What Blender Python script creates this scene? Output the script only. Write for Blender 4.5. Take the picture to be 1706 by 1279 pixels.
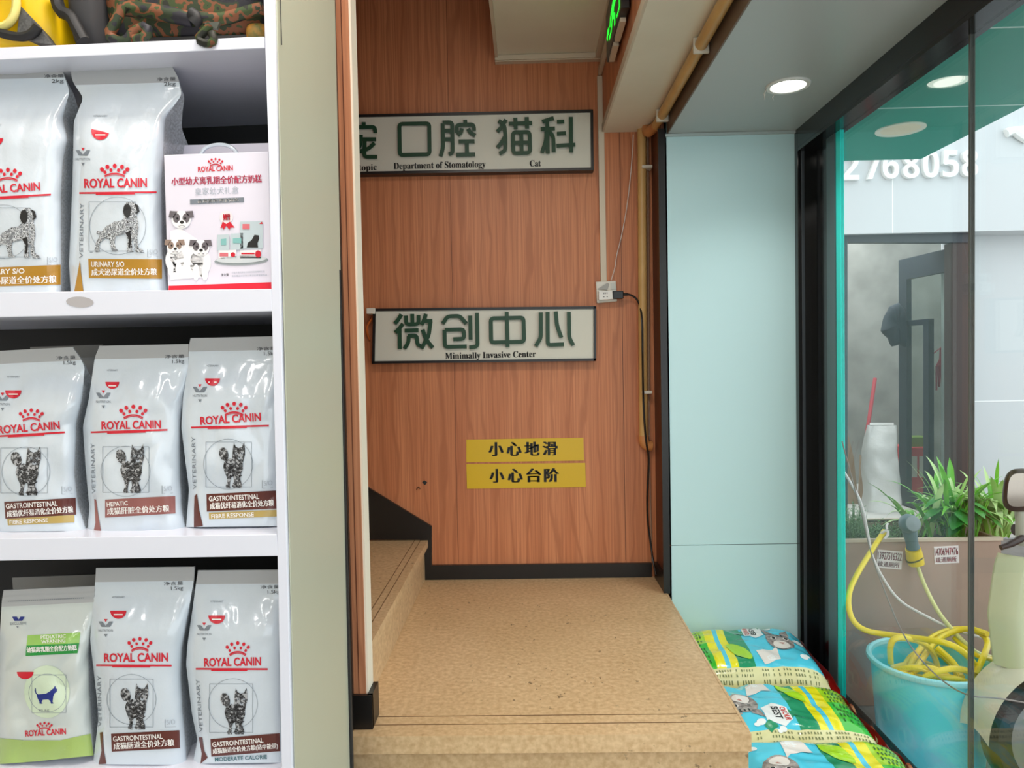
import bpy, bmesh, math, random
from mathutils import Vector, Matrix, noise
from mathutils.geometry import tessellate_polygon

for _o in list(bpy.data.objects):
    bpy.data.objects.remove(_o)
SC = bpy.context.scene
COL = SC.collection
R = math.radians
random.seed(7)

# ------------------------------------------------------------------ camera
FPX = 1200.0                      # focal length in pixels of the 1706 px wide frame
CX, CY = 853.0, 639.5
EYE = Vector((0.0, 0.0, 1.10))
yc = Vector((878 - CX, CY - 600, -FPX)).normalized()      # world +Y as the camera sees it
zc = Vector((-0.0185, 1.0, 0.0))
zc = (zc - yc * zc.dot(yc)).normalized()
xc = yc.cross(zc)
MW = Matrix((xc, yc, zc))                                  # camera vector -> world vector
camd = bpy.data.cameras.new('camera')
camd.sensor_width = 36.0
camd.lens = FPX / 1706.0 * 36.0
camd.clip_start = 0.02
cam = bpy.data.objects.new('camera', camd)
COL.objects.link(cam)
cam.matrix_world = Matrix.Translation(EYE) @ MW.to_4x4()
SC.camera = cam

# ------------------------------------------------------------------ sky, lamps, exposure
world = bpy.data.worlds.new('overcast_sky')
SC.world = world
world.use_nodes = True
wn = world.node_tree.nodes
wn['Background'].inputs[0].default_value = (0.90, 0.97, 1.0, 1)
wn['Background'].inputs[1].default_value = 2.0

def area(name, loc, rot, sx, sy, power, color):
    l = bpy.data.lights.new(name, 'AREA')
    l.shape = 'RECTANGLE'; l.size = sx; l.size_y = sy; l.energy = power; l.color = color
    o = bpy.data.objects.new(name, l); COL.objects.link(o)
    o.location = loc; o.rotation_euler = rot
    return o
# unseen lamps above and behind the camera, placed for glints on the bags
for _x, _y in ((-1.25, 0.1), (-0.5, 0.1), (-1.4, -1.7), (-0.6, -1.7)):
    area('unseen_shop_lamp', (_x, _y, 2.5), (0, 0, 0), 0.10, 1.2, 7, (1.0, 0.98, 0.95))

area('unseen_shop_lamp', (-0.05, 0.95, 2.53), (0, 0, 0), 0.9, 0.30, 24, (1.0, 0.95, 0.88))  # unseen lamp added to brighten the stairwell's back wall

SC.view_settings.view_transform = 'Standard'
SC.view_settings.look = 'None'
SC.view_settings.gamma = 1.0
SC.view_settings.use_curve_mapping = False
SC.view_settings.exposure = 0.0

# ------------------------------------------------------------------ pixel -> point helpers
def ray(px, py):
    return MW @ Vector(((px - CX) / FPX, (CY - py) / FPX, -1.0))
def at(px, py, Y):
    d = ray(px, py)
    return EYE + d * (Y / d.y)
def atX(px, py, X):
    d = ray(px, py)
    return EYE + d * (X / d.x)
def atZ(px, py, Z):
    d = ray(px, py)
    return EYE + d * ((Z - EYE.z) / d.z)
def plane(Y):
    return lambda x, y: at(x, y, Y)

# ------------------------------------------------------------------ materials
def lin(c):
    c = c / 255.0
    return c / 12.92 if c <= 0.04045 else ((c + 0.055) / 1.055) ** 2.4
def rgb(c):
    return (lin(c[0]), lin(c[1]), lin(c[2]), 1.0)
MATS = {}
def mat(name, c, rough=0.5, metal=0.0, coat=0.0, emit=None, estr=0.0, bump=None, spec=0.5, var=None, alpha=None):
    """var = (scale, second colour); bump = (scale, strength)"""
    if name in MATS:
        return MATS[name]
    m = bpy.data.materials.new(name); m.use_nodes = True
    nt = m.node_tree; b = nt.nodes['Principled BSDF']
    b.inputs['Base Color'].default_value = rgb(c)
    b.inputs['Roughness'].default_value = rough
    b.inputs['Metallic'].default_value = metal
    b.inputs['Coat Weight'].default_value = coat
    b.inputs['Coat Roughness'].default_value = 0.08
    b.inputs['Specular IOR Level'].default_value = spec
    if emit:
        b.inputs['Emission Color'].default_value = rgb(emit)
        b.inputs['Emission Strength'].default_value = estr
    tc = nt.nodes.new('ShaderNodeTexCoord')
    if var:
        n = nt.nodes.new('ShaderNodeTexNoise'); n.inputs['Scale'].default_value = var[0]; n.inputs['Detail'].default_value = 5
        nt.links.new(tc.outputs['Object'], n.inputs['Vector'])
        r = nt.nodes.new('ShaderNodeValToRGB')
        r.color_ramp.elements[0].position = 0.35; r.color_ramp.elements[1].position = 0.65
        r.color_ramp.elements[0].color = rgb(c); r.color_ramp.elements[1].color = rgb(var[1])
        nt.links.new(n.outputs['Fac'], r.inputs['Fac']); nt.links.new(r.outputs['Color'], b.inputs['Base Color'])
    if bump:
        n2 = nt.nodes.new('ShaderNodeTexNoise'); n2.inputs['Scale'].default_value = bump[0]; n2.inputs['Detail'].default_value = 4
        nt.links.new(tc.outputs['Object'], n2.inputs['Vector'])
        bp = nt.nodes.new('ShaderNodeBump'); bp.inputs['Strength'].default_value = bump[1]; bp.inputs['Distance'].default_value = 0.01
        nt.links.new(n2.outputs['Fac'], bp.inputs['Height']); nt.links.new(bp.outputs['Normal'], b.inputs['Normal'])
    MATS[name] = m
    return m

def wood(name, ca, cb, cdark, rough=0.42):
    m = bpy.data.materials.new(name); m.use_nodes = True
    nt = m.node_tree; L = nt.links; b = nt.nodes['Principled BSDF']
    b.inputs['Roughness'].default_value = rough
    b.inputs['Specular IOR Level'].default_value = 0.35
    tc = nt.nodes.new('ShaderNodeTexCoord')
    mp = nt.nodes.new('ShaderNodeMapping'); mp.inputs['Scale'].default_value = (1.0, 1.0, 0.16)
    L.new(tc.outputs['Object'], mp.inputs['Vector'])
    wv = nt.nodes.new('ShaderNodeTexWave'); wv.wave_type = 'BANDS'; wv.bands_direction = 'X'
    wv.inputs['Scale'].default_value = 5.0; wv.inputs['Distortion'].default_value = 9.0
    wv.inputs['Detail'].default_value = 3.0; wv.inputs['Detail Scale'].default_value = 1.6
    L.new(mp.outputs['Vector'], wv.inputs['Vector'])
    mp2 = nt.nodes.new('ShaderNodeMapping'); mp2.inputs['Scale'].default_value = (160.0, 160.0, 2.2)
    L.new(tc.outputs['Object'], mp2.inputs['Vector'])
    fine = nt.nodes.new('ShaderNodeTexNoise'); fine.inputs['Scale'].default_value = 1.0; fine.inputs['Detail'].default_value = 4.0
    L.new(mp2.outputs['Vector'], fine.inputs['Vector'])
    mp3 = nt.nodes.new('ShaderNodeMapping'); mp3.inputs['Scale'].default_value = (14.0, 14.0, 0.35)
    L.new(tc.outputs['Object'], mp3.inputs['Vector'])
    broad = nt.nodes.new('ShaderNodeTexNoise'); broad.inputs['Scale'].default_value = 1.0; broad.inputs['Detail'].default_value = 2.0
    L.new(mp3.outputs['Vector'], broad.inputs['Vector'])
    r1 = nt.nodes.new('ShaderNodeValToRGB')
    r1.color_ramp.elements[0].position = 0.3; r1.color_ramp.elements[1].position = 0.7
    r1.color_ramp.elements[0].color = rgb(ca); r1.color_ramp.elements[1].color = rgb(cb)
    L.new(broad.outputs['Fac'], r1.inputs['Fac'])
    r2 = nt.nodes.new('ShaderNodeValToRGB')
    r2.color_ramp.elements[0].position = 0.0; r2.color_ramp.elements[1].position = 0.22
    r2.color_ramp.elements[0].color = (0.55, 0.55, 0.55, 1); r2.color_ramp.elements[1].color = (0, 0, 0, 1)
    L.new(wv.outputs['Fac'], r2.inputs['Fac'])
    r3 = nt.nodes.new('ShaderNodeValToRGB')
    r3.color_ramp.elements[0].position = 0.36; r3.color_ramp.elements[1].position = 0.62
    r3.color_ramp.elements[0].color = (0.5, 0.5, 0.5, 1); r3.color_ramp.elements[1].color = (0, 0, 0, 1)
    L.new(fine.outputs['Fac'], r3.inputs['Fac'])
    mx = nt.nodes.new('ShaderNodeMath'); mx.operation = 'MAXIMUM'
    L.new(r2.outputs['Color'], mx.inputs[0]); L.new(r3.outputs['Color'], mx.inputs[1])
    mix = nt.nodes.new('ShaderNodeMix'); mix.data_type = 'RGBA'
    L.new(mx.outputs[0], mix.inputs['Factor'])
    L.new(r1.outputs['Color'], mix.inputs['A']); mix.inputs['B'].default_value = rgb(cdark)
    L.new(mix.outputs['Result'], b.inputs['Base Color'])
    MATS[name] = m
    return m

def blotch(name, cols, scale, rough=0.6, coat=0.0, vor=False, stretch=(1, 1, 1)):
    """constant patches of several colours (camouflage, fur)"""
    m = bpy.data.materials.new(name); m.use_nodes = True
    nt = m.node_tree; b = nt.nodes['Principled BSDF']; b.inputs['Roughness'].default_value = rough
    b.inputs['Coat Weight'].default_value = coat
    tc = nt.nodes.new('ShaderNodeTexCoord')
    mp = nt.nodes.new('ShaderNodeMapping'); mp.inputs['Scale'].default_value = stretch
    nt.links.new(tc.outputs['Object'], mp.inputs['Vector'])
    n = nt.nodes.new('ShaderNodeTexNoise'); n.inputs['Scale'].default_value = scale; n.inputs['Detail'].default_value = 2.5
    nt.links.new(mp.outputs['Vector'], n.inputs['Vector'])
    r = nt.nodes.new('ShaderNodeValToRGB'); r.color_ramp.interpolation = 'CONSTANT'
    el = r.color_ramp.elements
    k = len(cols)
    el[0].position = 0.0; el[0].color = rgb(cols[0])
    el[1].position = 0.36; el[1].color = rgb(cols[1])
    for i in range(2, k):
        e = el.new(0.36 + 0.26 * (i - 1) / (k - 1)); e.color = rgb(cols[i])
    nt.links.new(n.outputs['Fac'], r.inputs['Fac']); nt.links.new(r.outputs['Color'], b.inputs['Base Color'])
    MATS[name] = m
    return m

def stripes(name, ca, cb, scale, direction='Z', rough=0.4, dist=0.0, thr=0.5):
    m = bpy.data.materials.new(name); m.use_nodes = True
    nt = m.node_tree; b = nt.nodes['Principled BSDF']; b.inputs['Roughness'].default_value = rough
    tc = nt.nodes.new('ShaderNodeTexCoord')
    w = nt.nodes.new('ShaderNodeTexWave'); w.bands_direction = direction
    w.inputs['Scale'].default_value = scale; w.inputs['Distortion'].default_value = dist
    w.inputs['Detail'].default_value = 3; w.inputs['Detail Scale'].default_value = 2.0
    nt.links.new(tc.outputs['Object'], w.inputs['Vector'])
    r = nt.nodes.new('ShaderNodeValToRGB')
    r.color_ramp.elements[0].position = thr - 0.08; r.color_ramp.elements[1].position = thr + 0.08
    r.color_ramp.elements[0].color = rgb(ca); r.color_ramp.elements[1].color = rgb(cb)
    nt.links.new(w.outputs['Fac'], r.inputs['Fac']); nt.links.new(r.outputs['Color'], b.inputs['Base Color'])
    MATS[name] = m
    return m

def glass(name, tint=(0.975, 0.992, 0.988), boost=1.0):
    """clear sheet: transparent with Schlick reflection on each face"""
    m = bpy.data.materials.new(name); m.use_nodes = True
    nt = m.node_tree; L = nt.links
    nt.nodes.remove(nt.nodes['Principled BSDF'])
    out = nt.nodes['Material Output']
    tr = nt.nodes.new('ShaderNodeBsdfTransparent'); tr.inputs[0].default_value = (*tint, 1)
    boost *= 0.62
    gl = nt.nodes.new('ShaderNodeBsdfGlossy'); gl.inputs['Roughness'].default_value = 0.0
    gl.inputs[0].default_value = (1, 1, 1, 1)
    lw = nt.nodes.new('ShaderNodeLayerWeight'); lw.inputs['Blend'].default_value = 0.5
    p = nt.nodes.new('ShaderNodeMath'); p.operation = 'POWER'; p.inputs[1].default_value = 5.0
    L.new(lw.outputs['Facing'], p.inputs[0])
    ma = nt.nodes.new('ShaderNodeMath'); ma.operation = 'MULTIPLY_ADD'
    ma.inputs[1].default_value = 0.95 * boost; ma.inputs[2].default_value = 0.045 * boost
    L.new(p.outputs[0], ma.inputs[0])
    mx = nt.nodes.new('ShaderNodeMixShader')
    L.new(ma.outputs[0], mx.inputs[0]); L.new(tr.outputs[0], mx.inputs[1]); L.new(gl.outputs[0], mx.inputs[2])
    L.new(mx.outputs[0], out.inputs['Surface'])
    MATS[name] = m
    return m

# ------------------------------------------------------------------ text and 2D shapes
_TXT = {}
def serif(s):
    return ''.join(chr(0x1D400 + ord(c) - 65) if 'A' <= c <= 'Z' else chr(0x1D41A + ord(c) - 97) if 'a' <= c <= 'z' else c for c in s)
def sansb(s):
    return ''.join(chr(0x1D5D4 + ord(c) - 65) if 'A' <= c <= 'Z' else chr(0x1D5EE + ord(c) - 97) if 'a' <= c <= 'z' else chr(0x1D7EC + ord(c) - 48) if '0' <= c <= '9' else c for c in s)
def text2d(s, off=0.0, extrude=0.0, res=3):
    """outline lettering as 2D verts and faces, scaled to the box 0..1 x 0..1"""
    key = (s, off, extrude)
    if key in _TXT:
        return _TXT[key]
    c = bpy.data.curves.new('lettering', 'FONT'); c.body = s; c.offset = off; c.resolution_u = res; c.extrude = extrude
    o = bpy.data.objects.new('lettering', c); COL.objects.link(o)
    bpy.context.view_layer.update()
    me = bpy.data.meshes.new_from_object(o.evaluated_get(bpy.context.evaluated_depsgraph_get()))
    vs = [tuple(v.co) for v in me.vertices]; fs = [tuple(p.vertices) for p in me.polygons]
    bpy.data.objects.remove(o); bpy.data.curves.remove(c); bpy.data.meshes.remove(me)
    x0 = min(v[0] for v in vs); x1 = max(v[0] for v in vs); y0 = min(v[1] for v in vs); y1 = max(v[1] for v in vs)
    _TXT[key] = ([((v[0] - x0) / (x1 - x0), (v[1] - y0) / (y1 - y0), v[2]) for v in vs], fs)
    return _TXT[key]

class MB:
    """collects shapes, then links them as ONE mesh object"""
    def __init__(s):
        s.v = []; s.f = []; s.m = []
    def add(s, vs, fs, mi=0):
        n = len(s.v); s.v += [Vector(v) for v in vs]
        s.f += [tuple(i + n for i in f) for f in fs]; s.m += [mi] * len(fs)
    def box(s, x0, x1, y0, y1, z0, z1, mi=0):
        s.add([(x0, y0, z0), (x1, y0, z0), (x1, y1, z0), (x0, y1, z0), (x0, y0, z1), (x1, y0, z1), (x1, y1, z1), (x0, y1, z1)],
              [(0, 3, 2, 1), (4, 5, 6, 7), (0, 1, 5, 4), (1, 2, 6, 5), (2, 3, 7, 6), (3, 0, 4, 7)], mi)
    def obox(s, c, sx, sy, sz, M, mi=0):
        n = len(s.v)
        s.box(-sx / 2, sx / 2, -sy / 2, sy / 2, -sz / 2, sz / 2, mi)
        for i in range(n, len(s.v)):
            s.v[i] = Vector(c) + M @ s.v[i]
    def prism(s, pts, off, mi=0):
        """closed outline pts (world) pushed along the vector off"""
        n = len(pts); pts = [Vector(p) for p in pts]; off = Vector(off)
        tri = tessellate_polygon([pts])
        fs = [tuple(t) for t in tri] + [tuple(i + n for i in reversed(t)) for t in tri]
        fs += [(i, (i + 1) % n, (i + 1) % n + n, i + n) for i in range(n)]
        s.add(pts + [p + off for p in pts], fs, mi)
    def tube(s, pts, rad, seg=8, mi=0, close=False, smooth=0):
        pts = [Vector(p) for p in pts]
        for _ in range(smooth):
            pts = chaikin(pts, close)
        n = len(pts)
        rs = rad if isinstance(rad, (list, tuple)) else [rad] * n
        if len(rs) != n:
            rs = [rs[int(i * (len(rs) - 1) / max(1, n - 1))] for i in range(n)]
        t0 = (pts[1] - pts[0]).normalized()
        up = Vector((0, 0, 1)) if abs(t0.z) < 0.9 else Vector((1, 0, 0))
        nrm = t0.cross(up).normalized()
        vs = []
        for i in range(n):
            a = pts[i - 1] if i else (pts[-1] if close else pts[0])
            b = pts[i + 1] if i < n - 1 else (pts[0] if close else pts[-1])
            t = (b - a)
            t = t.normalized() if t.length > 1e-9 else t0
            nrm = (nrm - t * nrm.dot(t))
            nrm = nrm.normalized() if nrm.length > 1e-6 else t.orthogonal().normalized()
            bi = t.cross(nrm)
            for k in range(seg):
                a_ = 2 * math.pi * k / seg
                vs.append(pts[i] + (nrm * math.cos(a_) + bi * math.sin(a_)) * rs[i])
        fs = []
        for i in range(n if close else n - 1):
            j = (i + 1) % n
            for k in range(seg):
                k2 = (k + 1) % seg
                fs.append((i * seg + k, i * seg + k2, j * seg + k2, j * seg + k))
        if not close:
            fs.append(tuple(range(seg - 1, -1, -1))); fs.append(tuple((n - 1) * seg + k for k in range(seg)))
        s.add(vs, fs, mi)
    def ribbon(s, pts, width, nrmfn, thick=0.0, mi=0):
        """flat strap along pts; nrmfn(i) gives the direction across it"""
        n = len(pts); vs = []
        ws = width if isinstance(width, (list, tuple)) else [width] * n
        for i in range(n):
            a = nrmfn(i).normalized(); t = (Vector(pts[min(i + 1, n - 1)]) - Vector(pts[max(i - 1, 0)])).normalized()
            up = a.cross(t) * thick / 2
            p = Vector(pts[i]); h = a * ws[i] / 2
            vs += [p - h - up, p + h - up, p + h + up, p - h + up]
        fs = []
        for i in range(n - 1):
            for k in range(4):
                fs.append((i * 4 + k, i * 4 + (k + 1) % 4, i * 4 + 4 + (k + 1) % 4, i * 4 + 4 + k))
        fs.append((3, 2, 1, 0)); fs.append(tuple(4 * (n - 1) + k for k in range(4)))
        s.add(vs, fs, mi)
    def lathe(s, c, prof, seg=32, mi=0, M=None):
        """prof = [(radius, z)] about the axis through c"""
        vs = []; n = len(prof); c = Vector(c)
        for r, z in prof:
            for k in range(seg):
                a = 2 * math.pi * k / seg
                p = Vector((r * math.cos(a), r * math.sin(a), z))
                vs.append(c + (M @ p if M else p))
        fs = []
        for i in range(n - 1):
            for k in range(seg):
                k2 = (k + 1) % seg
                fs.append((i * seg + k, i * seg + k2, i * seg + seg + k2, i * seg + seg + k))
        s.add(vs, fs, mi)
    def grid(s, fn, nu, nv, mi=0):
        vs = [fn(i / nu, j / nv) for j in range(nv + 1) for i in range(nu + 1)]
        fs = [(j * (nu + 1) + i, j * (nu + 1) + i + 1, (j + 1) * (nu + 1) + i + 1, (j + 1) * (nu + 1) + i) for j in range(nv) for i in range(nu)]
        s.add(vs, fs, mi if not callable(mi) else 0)
        if callable(mi):
            k = len(s.m) - len(fs)
            for j in range(nv):
                for i in range(nu):
                    s.m[k] = mi((i + .5) / nu, (j + .5) / nv); k += 1
    def patch(s, poly, fn, mi=0, maxlen=None):
        """2D polygon(s) mapped through fn(x, y), cut fine enough to follow it"""
        bm = bmesh.new()
        if isinstance(poly, tuple) and isinstance(poly[1], list) and len(poly[1]) and isinstance(poly[1][0], tuple) and isinstance(poly[1][0][0], int):
            vs, fs = poly
        else:
            vs = [Vector((p[0], p[1], 0)) for p in poly]
            fs = [tuple(t) for t in tessellate_polygon([vs])]
        bv = [bm.verts.new((v[0], v[1], 0)) for v in vs]
        for f in fs:
            try:
                bm.faces.new([bv[i] for i in f])
            except ValueError:
                pass
        if maxlen:
            for _ in range(6):
                le = [e for e in bm.edges if (e.verts[0].co - e.verts[1].co).length > maxlen]
                if not le:
                    break
                bmesh.ops.subdivide_edges(bm, edges=le, cuts=1)
                bmesh.ops.triangulate(bm, faces=[f for f in bm.faces if len(f.verts) > 3])
        bm.verts.index_update()
        s.add([fn(v.co.x, v.co.y) for v in bm.verts], [tuple(v.index for v in f.verts) for f in bm.faces], mi)
        bm.free()
    def text(s, txt, p0, p1, h, fn, mi=0, off=0.0, maxlen=None, bold=0.0):
        """lettering whose box runs from pixel p0 to p1 along its foot, h pixels tall"""
        vs, fs = text2d(txt, off)
        d = Vector((p1[0] - p0[0], p1[1] - p0[1])); L_ = d.length; u = d / L_
        n = Vector((u.y, -u.x))                            # up on the picture (y runs down)
        for b in ([0.0] if not bold else [-bold, 0.0, bold]):
            vv = [(p0[0] + u.x * (v[0] * L_ + b) + n.x * v[1] * h, p0[1] + u.y * (v[0] * L_ + b) + n.y * v[1] * h, 0) for v in vs]
            s.patch((vv, fs), fn, mi, maxlen)
    def build(s, name, mats, parent=None, origin=None, smooth=False, bevel=0.0, autosmooth=None):
        o0 = Vector(origin) if origin else (ROOT.get(parent.name, Vector((0, 0, 0))) if parent else Vector((0, 0, 0)))
        me = bpy.data.meshes.new(name)
        me.from_pydata([v - o0 for v in s.v], [], s.f)
        if not isinstance(mats, (list, tuple)):
            mats = [mats]
        for m in mats:
            me.materials.append(m)
        for p, i in zip(me.polygons, s.m):
            p.material_index = i
        bm = bmesh.new(); bm.from_mesh(me)
        if not getattr(s, 'raw', False):
            bmesh.ops.recalc_face_normals(bm, faces=bm.faces)
        bm.to_mesh(me); bm.free()
        if smooth:
            for p in me.polygons:
                p.use_smooth = True
            me.set_sharp_from_angle(angle=R(autosmooth or 45))
        o = bpy.data.objects.new(name, me); COL.objects.link(o)
        if parent:
            o.parent = parent
            ROOT[o.name] = ROOT.get(parent.name, Vector((0, 0, 0)))
        else:
            o.location = o0
            ROOT[o.name] = o0
        if bevel:
            bv = o.modifiers.new('bevel', 'BEVEL'); bv.width = bevel; bv.segments = 2; bv.limit_method = 'ANGLE'; bv.angle_limit = R(40)
        return o

ROOT = {}
def chaikin(pts, close=False):
    out = []
    n = len(pts)
    if not close:
        out.append(pts[0])
    for i in range(n if close else n - 1):
        a = pts[i]; b = pts[(i + 1) % n]
        out.append(a * 0.75 + b * 0.25); out.append(a * 0.25 + b * 0.75)
    if not close:
        out.append(pts[-1])
    return out
def tag(o, label, cat, group=None, kind=None):
    o['label'] = label; o['category'] = cat
    if group: o['group'] = group
    if kind: o['kind'] = kind
    return o
def thing(name, label, cat, loc, group=None):
    o = bpy.data.objects.new(name, None); COL.objects.link(o)
    o.empty_display_size = 0.1; o.location = loc
    ROOT[o.name] = Vector(loc)
    return tag(o, label, cat, group)
def struct(o, label=None):
    o['kind'] = 'structure'
    if label: o['label'] = label; o['category'] = 'structure'
    return o
def ell(cx, cy, rx, ry, n=20, a0=0, a1=360, rot=0):
    out = []
    full = abs(a1 - a0) >= 360
    for i in range(n if full else n + 1):
        a = R(a0 + (a1 - a0) * i / n); x = rx * math.cos(a); y = ry * math.sin(a)
        out.append((cx + x * math.cos(R(rot)) - y * math.sin(R(rot)), cy + x * math.sin(R(rot)) + y * math.cos(R(rot))))
    return out
def strip2d(pts, w, close=False):
    """polyline to an outline of quads: list of 2D quads"""
    out = []
    n = len(pts)
    for i in range(n if close else n - 1):
        a = Vector(pts[i]); b = Vector(pts[(i + 1) % n]); d = (b - a)
        if d.length < 1e-6: continue
        d.normalize(); q = Vector((-d.y, d.x)) * w / 2; e = d * w * 0.3
        out.append([tuple(a - q - e), tuple(b - q + e), tuple(b + q + e), tuple(a + q - e)])
    return out
# ------------------------------------------------------------------ palette
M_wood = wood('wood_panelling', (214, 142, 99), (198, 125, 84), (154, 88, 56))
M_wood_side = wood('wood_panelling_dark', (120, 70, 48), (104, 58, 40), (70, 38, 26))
M_jamb = wood('jamb_wood', (204, 142, 104), (190, 126, 90), (160, 100, 70))
M_black = mat('black_trim', (22, 20, 19), 0.35)
M_blackg = mat('black_gloss_frame', (14, 15, 16), 0.12)
M_cream = mat('cream_paint', (238, 232, 214), 0.6, var=(3.0, (230, 223, 204)))
M_creamtrim = mat('cream_trim', (214, 200, 178), 0.5)
M_side_light = mat('white_board_warm_light', (184, 187, 166), 0.35, var=(1.2, (190, 193, 173)))  # side of the white upright, with warm bounce light painted into the colour
M_grey = mat('grey_ceiling_panel', (178, 184, 184), 0.32)
M_blue = mat('pale_blue_panel', (196, 228, 232), 0.33)
M_brown = mat('brown_fascia', (112, 92, 78), 0.5)
M_white = mat('white_board', (224, 227, 240), 0.3, coat=0.2)
M_plastic = mat('white_plastic', (226, 222, 210), 0.4)
M_backing = mat('dark_backing', (34, 34, 35), 0.7)  # one even dark grey for the shelf's back panel
M_teal = mat('teal_soffit', (14, 146, 128), 0.4)
M_facade = mat('white_facade_panel', (206, 212, 215), 0.35)
M_dframe = mat('dark_door_frame', (46, 54, 62), 0.4)
M_concrete = mat('grey_plaster', (160, 160, 154), 0.8, var=(4.0, (136, 136, 130)))
M_pave = mat('grey_paving', (132, 130, 126), 0.8, var=(6.0, (112, 110, 106)))
M_tile = mat('shop_floor_tile', (168, 164, 156), 0.4, var=(5.0, (154, 150, 142)))

def landing_mat():
    m = bpy.data.materials.new('speckled_landing_stone'); m.use_nodes = True
    nt = m.node_tree; L = nt.links; b = nt.nodes['Principled BSDF']
    b.inputs['Roughness'].default_value = 0.42; b.inputs['Specular IOR Level'].default_value = 0.4
    tc = nt.nodes.new('ShaderNodeTexCoord')
    def noise_(sc, det, p0, p1, c0, c1, stretch=(1, 1, 1)):
        mp = nt.nodes.new('ShaderNodeMapping'); mp.inputs['Scale'].default_value = stretch
        L.new(tc.outputs['Object'], mp.inputs['Vector'])
        n = nt.nodes.new('ShaderNodeTexNoise'); n.inputs['Scale'].default_value = sc; n.inputs['Detail'].default_value = det
        L.new(mp.outputs['Vector'], n.inputs['Vector'])
        r = nt.nodes.new('ShaderNodeValToRGB')
        r.color_ramp.elements[0].position = p0; r.color_ramp.elements[1].position = p1
        r.color_ramp.elements[0].color = c0; r.color_ramp.elements[1].color = c1
        L.new(n.outputs['Fac'], r.inputs['Fac'])
        return r.outputs['Color']
    base = noise_(70, 4, 0.32, 0.68, rgb((200, 166, 124)), rgb((226, 196, 154)))
    big = noise_(3, 3, 0.35, 0.7, (0.90, 0.88, 0.84, 1), (1, 1, 1, 1))
    mul = nt.nodes.new('ShaderNodeMix'); mul.data_type = 'RGBA'; mul.blend_type = 'MULTIPLY'; mul.inputs['Factor'].default_value = 1.0
    L.new(base, mul.inputs['A']); L.new(big, mul.inputs['B'])
    speck = noise_(55, 2, 0.69, 0.73, (0, 0, 0, 1), (0.75, 0.75, 0.75, 1), (1.0, 0.7, 1))
    where = noise_(2.4, 2, 0.44, 0.58, (0, 0, 0, 1), (1, 1, 1, 1))
    mm = nt.nodes.new('ShaderNodeMath'); mm.operation = 'MULTIPLY'
    L.new(speck, mm.inputs[0]); L.new(where, mm.inputs[1])
    mix = nt.nodes.new('ShaderNodeMix'); mix.data_type = 'RGBA'
    L.new(mm.outputs[0], mix.inputs['Factor']); L.new(mul.outputs['Result'], mix.inputs['A']); mix.inputs['B'].default_value = rgb((96, 76, 50))
    L.new(mix.outputs['Result'], b.inputs['Base Color'])
    return m
M_stone = landing_mat()
M_groove = mat('groove_brown', (120, 90, 58), 0.8)  # brown for the groove strips on landing and stairs

# ------------------------------------------------------------------ key distances (metres)
FLOOR = -0.15
LAND = 0.172
YB = 3.05            # back wall of the stairwell
XS = 0.535           # right side of the landing
YF = 1.755           # front edge of the landing
YP = 2.83            # pale blue panel
XG = 1.10            # shop window glass
_q = at(1113, 224, YP)
ZC = _q.z            # grey ceiling
XCE = _q.x           # its left edge
ZB = at(1008, 221, YB).z           # underside of the cream beam
STREET = -0.25

# ------------------------------------------------------------------ floors
b = MB(); b.box(-2.6, XG + 0.0, -2.4, 3.15, FLOOR - 0.1, FLOOR); struct(b.build('floor', M_tile))
b = MB(); b.box(XG + 0.02, 5.5, -2.5, 8.0, STREET - 0.1, STREET); struct(b.build('ground', M_pave))

# landing, with its nosing and two grooves
b = MB()
b.box(-2.2, XS, YF + 0.025, YB, FLOOR, LAND - 0.045, 0)
b.box(-0.46, XS, YF, YB, LAND - 0.045, LAND, 0)
for yy in (YF + 0.055, YF + 0.098):
    b.box(-0.43, XS - 0.004, yy, yy + 0.0035, LAND, LAND + 0.0006, 1)
b.box(XS - 0.006, XS + 0.001, YF + 0.02, YP, LAND - 0.05, LAND + 0.001, 0)
lo = b.build('landing_floor', [M_stone, M_groove], bevel=0.004); struct(lo)

# stairs going up to the left
b = MB()
for i in range(5):
    xr = -0.452 - 0.27 * i
    zt = LAND + 0.171 * (i + 1)
    b.box(-2.2, xr, 1.87, YB - 0.001, zt - 0.171, zt - 0.03, 0)
    b.box(-2.2, xr + 0.016, 1.87, YB - 0.001, zt - 0.03, zt, 0)
    for dx in (0.030, 0.055):
        b.box(xr + 0.016 - dx - 0.003, xr + 0.016 - dx, 1.875, YB - 0.01, zt, zt + 0.0006, 1)
struct(b.build('staircase', [M_stone, M_groove], bevel=0.003))

# ------------------------------------------------------------------ walls
b = MB(); b.box(-2.3, 0.56, YB, YB + 0.1, FLOOR, 3.3, 0)
for xx in (-0.30, 0.0, 0.18):          # joints between the boards
    pass
wall_back = struct(b.build('wall_back', M_wood))
b = MB()
p = at(999, 300, YB)
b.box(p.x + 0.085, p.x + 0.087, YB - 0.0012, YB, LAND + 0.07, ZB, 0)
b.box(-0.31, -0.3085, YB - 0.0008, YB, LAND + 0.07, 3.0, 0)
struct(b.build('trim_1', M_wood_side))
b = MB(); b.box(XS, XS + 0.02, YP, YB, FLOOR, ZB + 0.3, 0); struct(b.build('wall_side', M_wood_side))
b = MB(); b.box(-2.4, -2.3, 1.8, YB + 0.1, FLOOR, 3.3, 0); struct(b.build('wall_left', M_wood))
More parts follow.
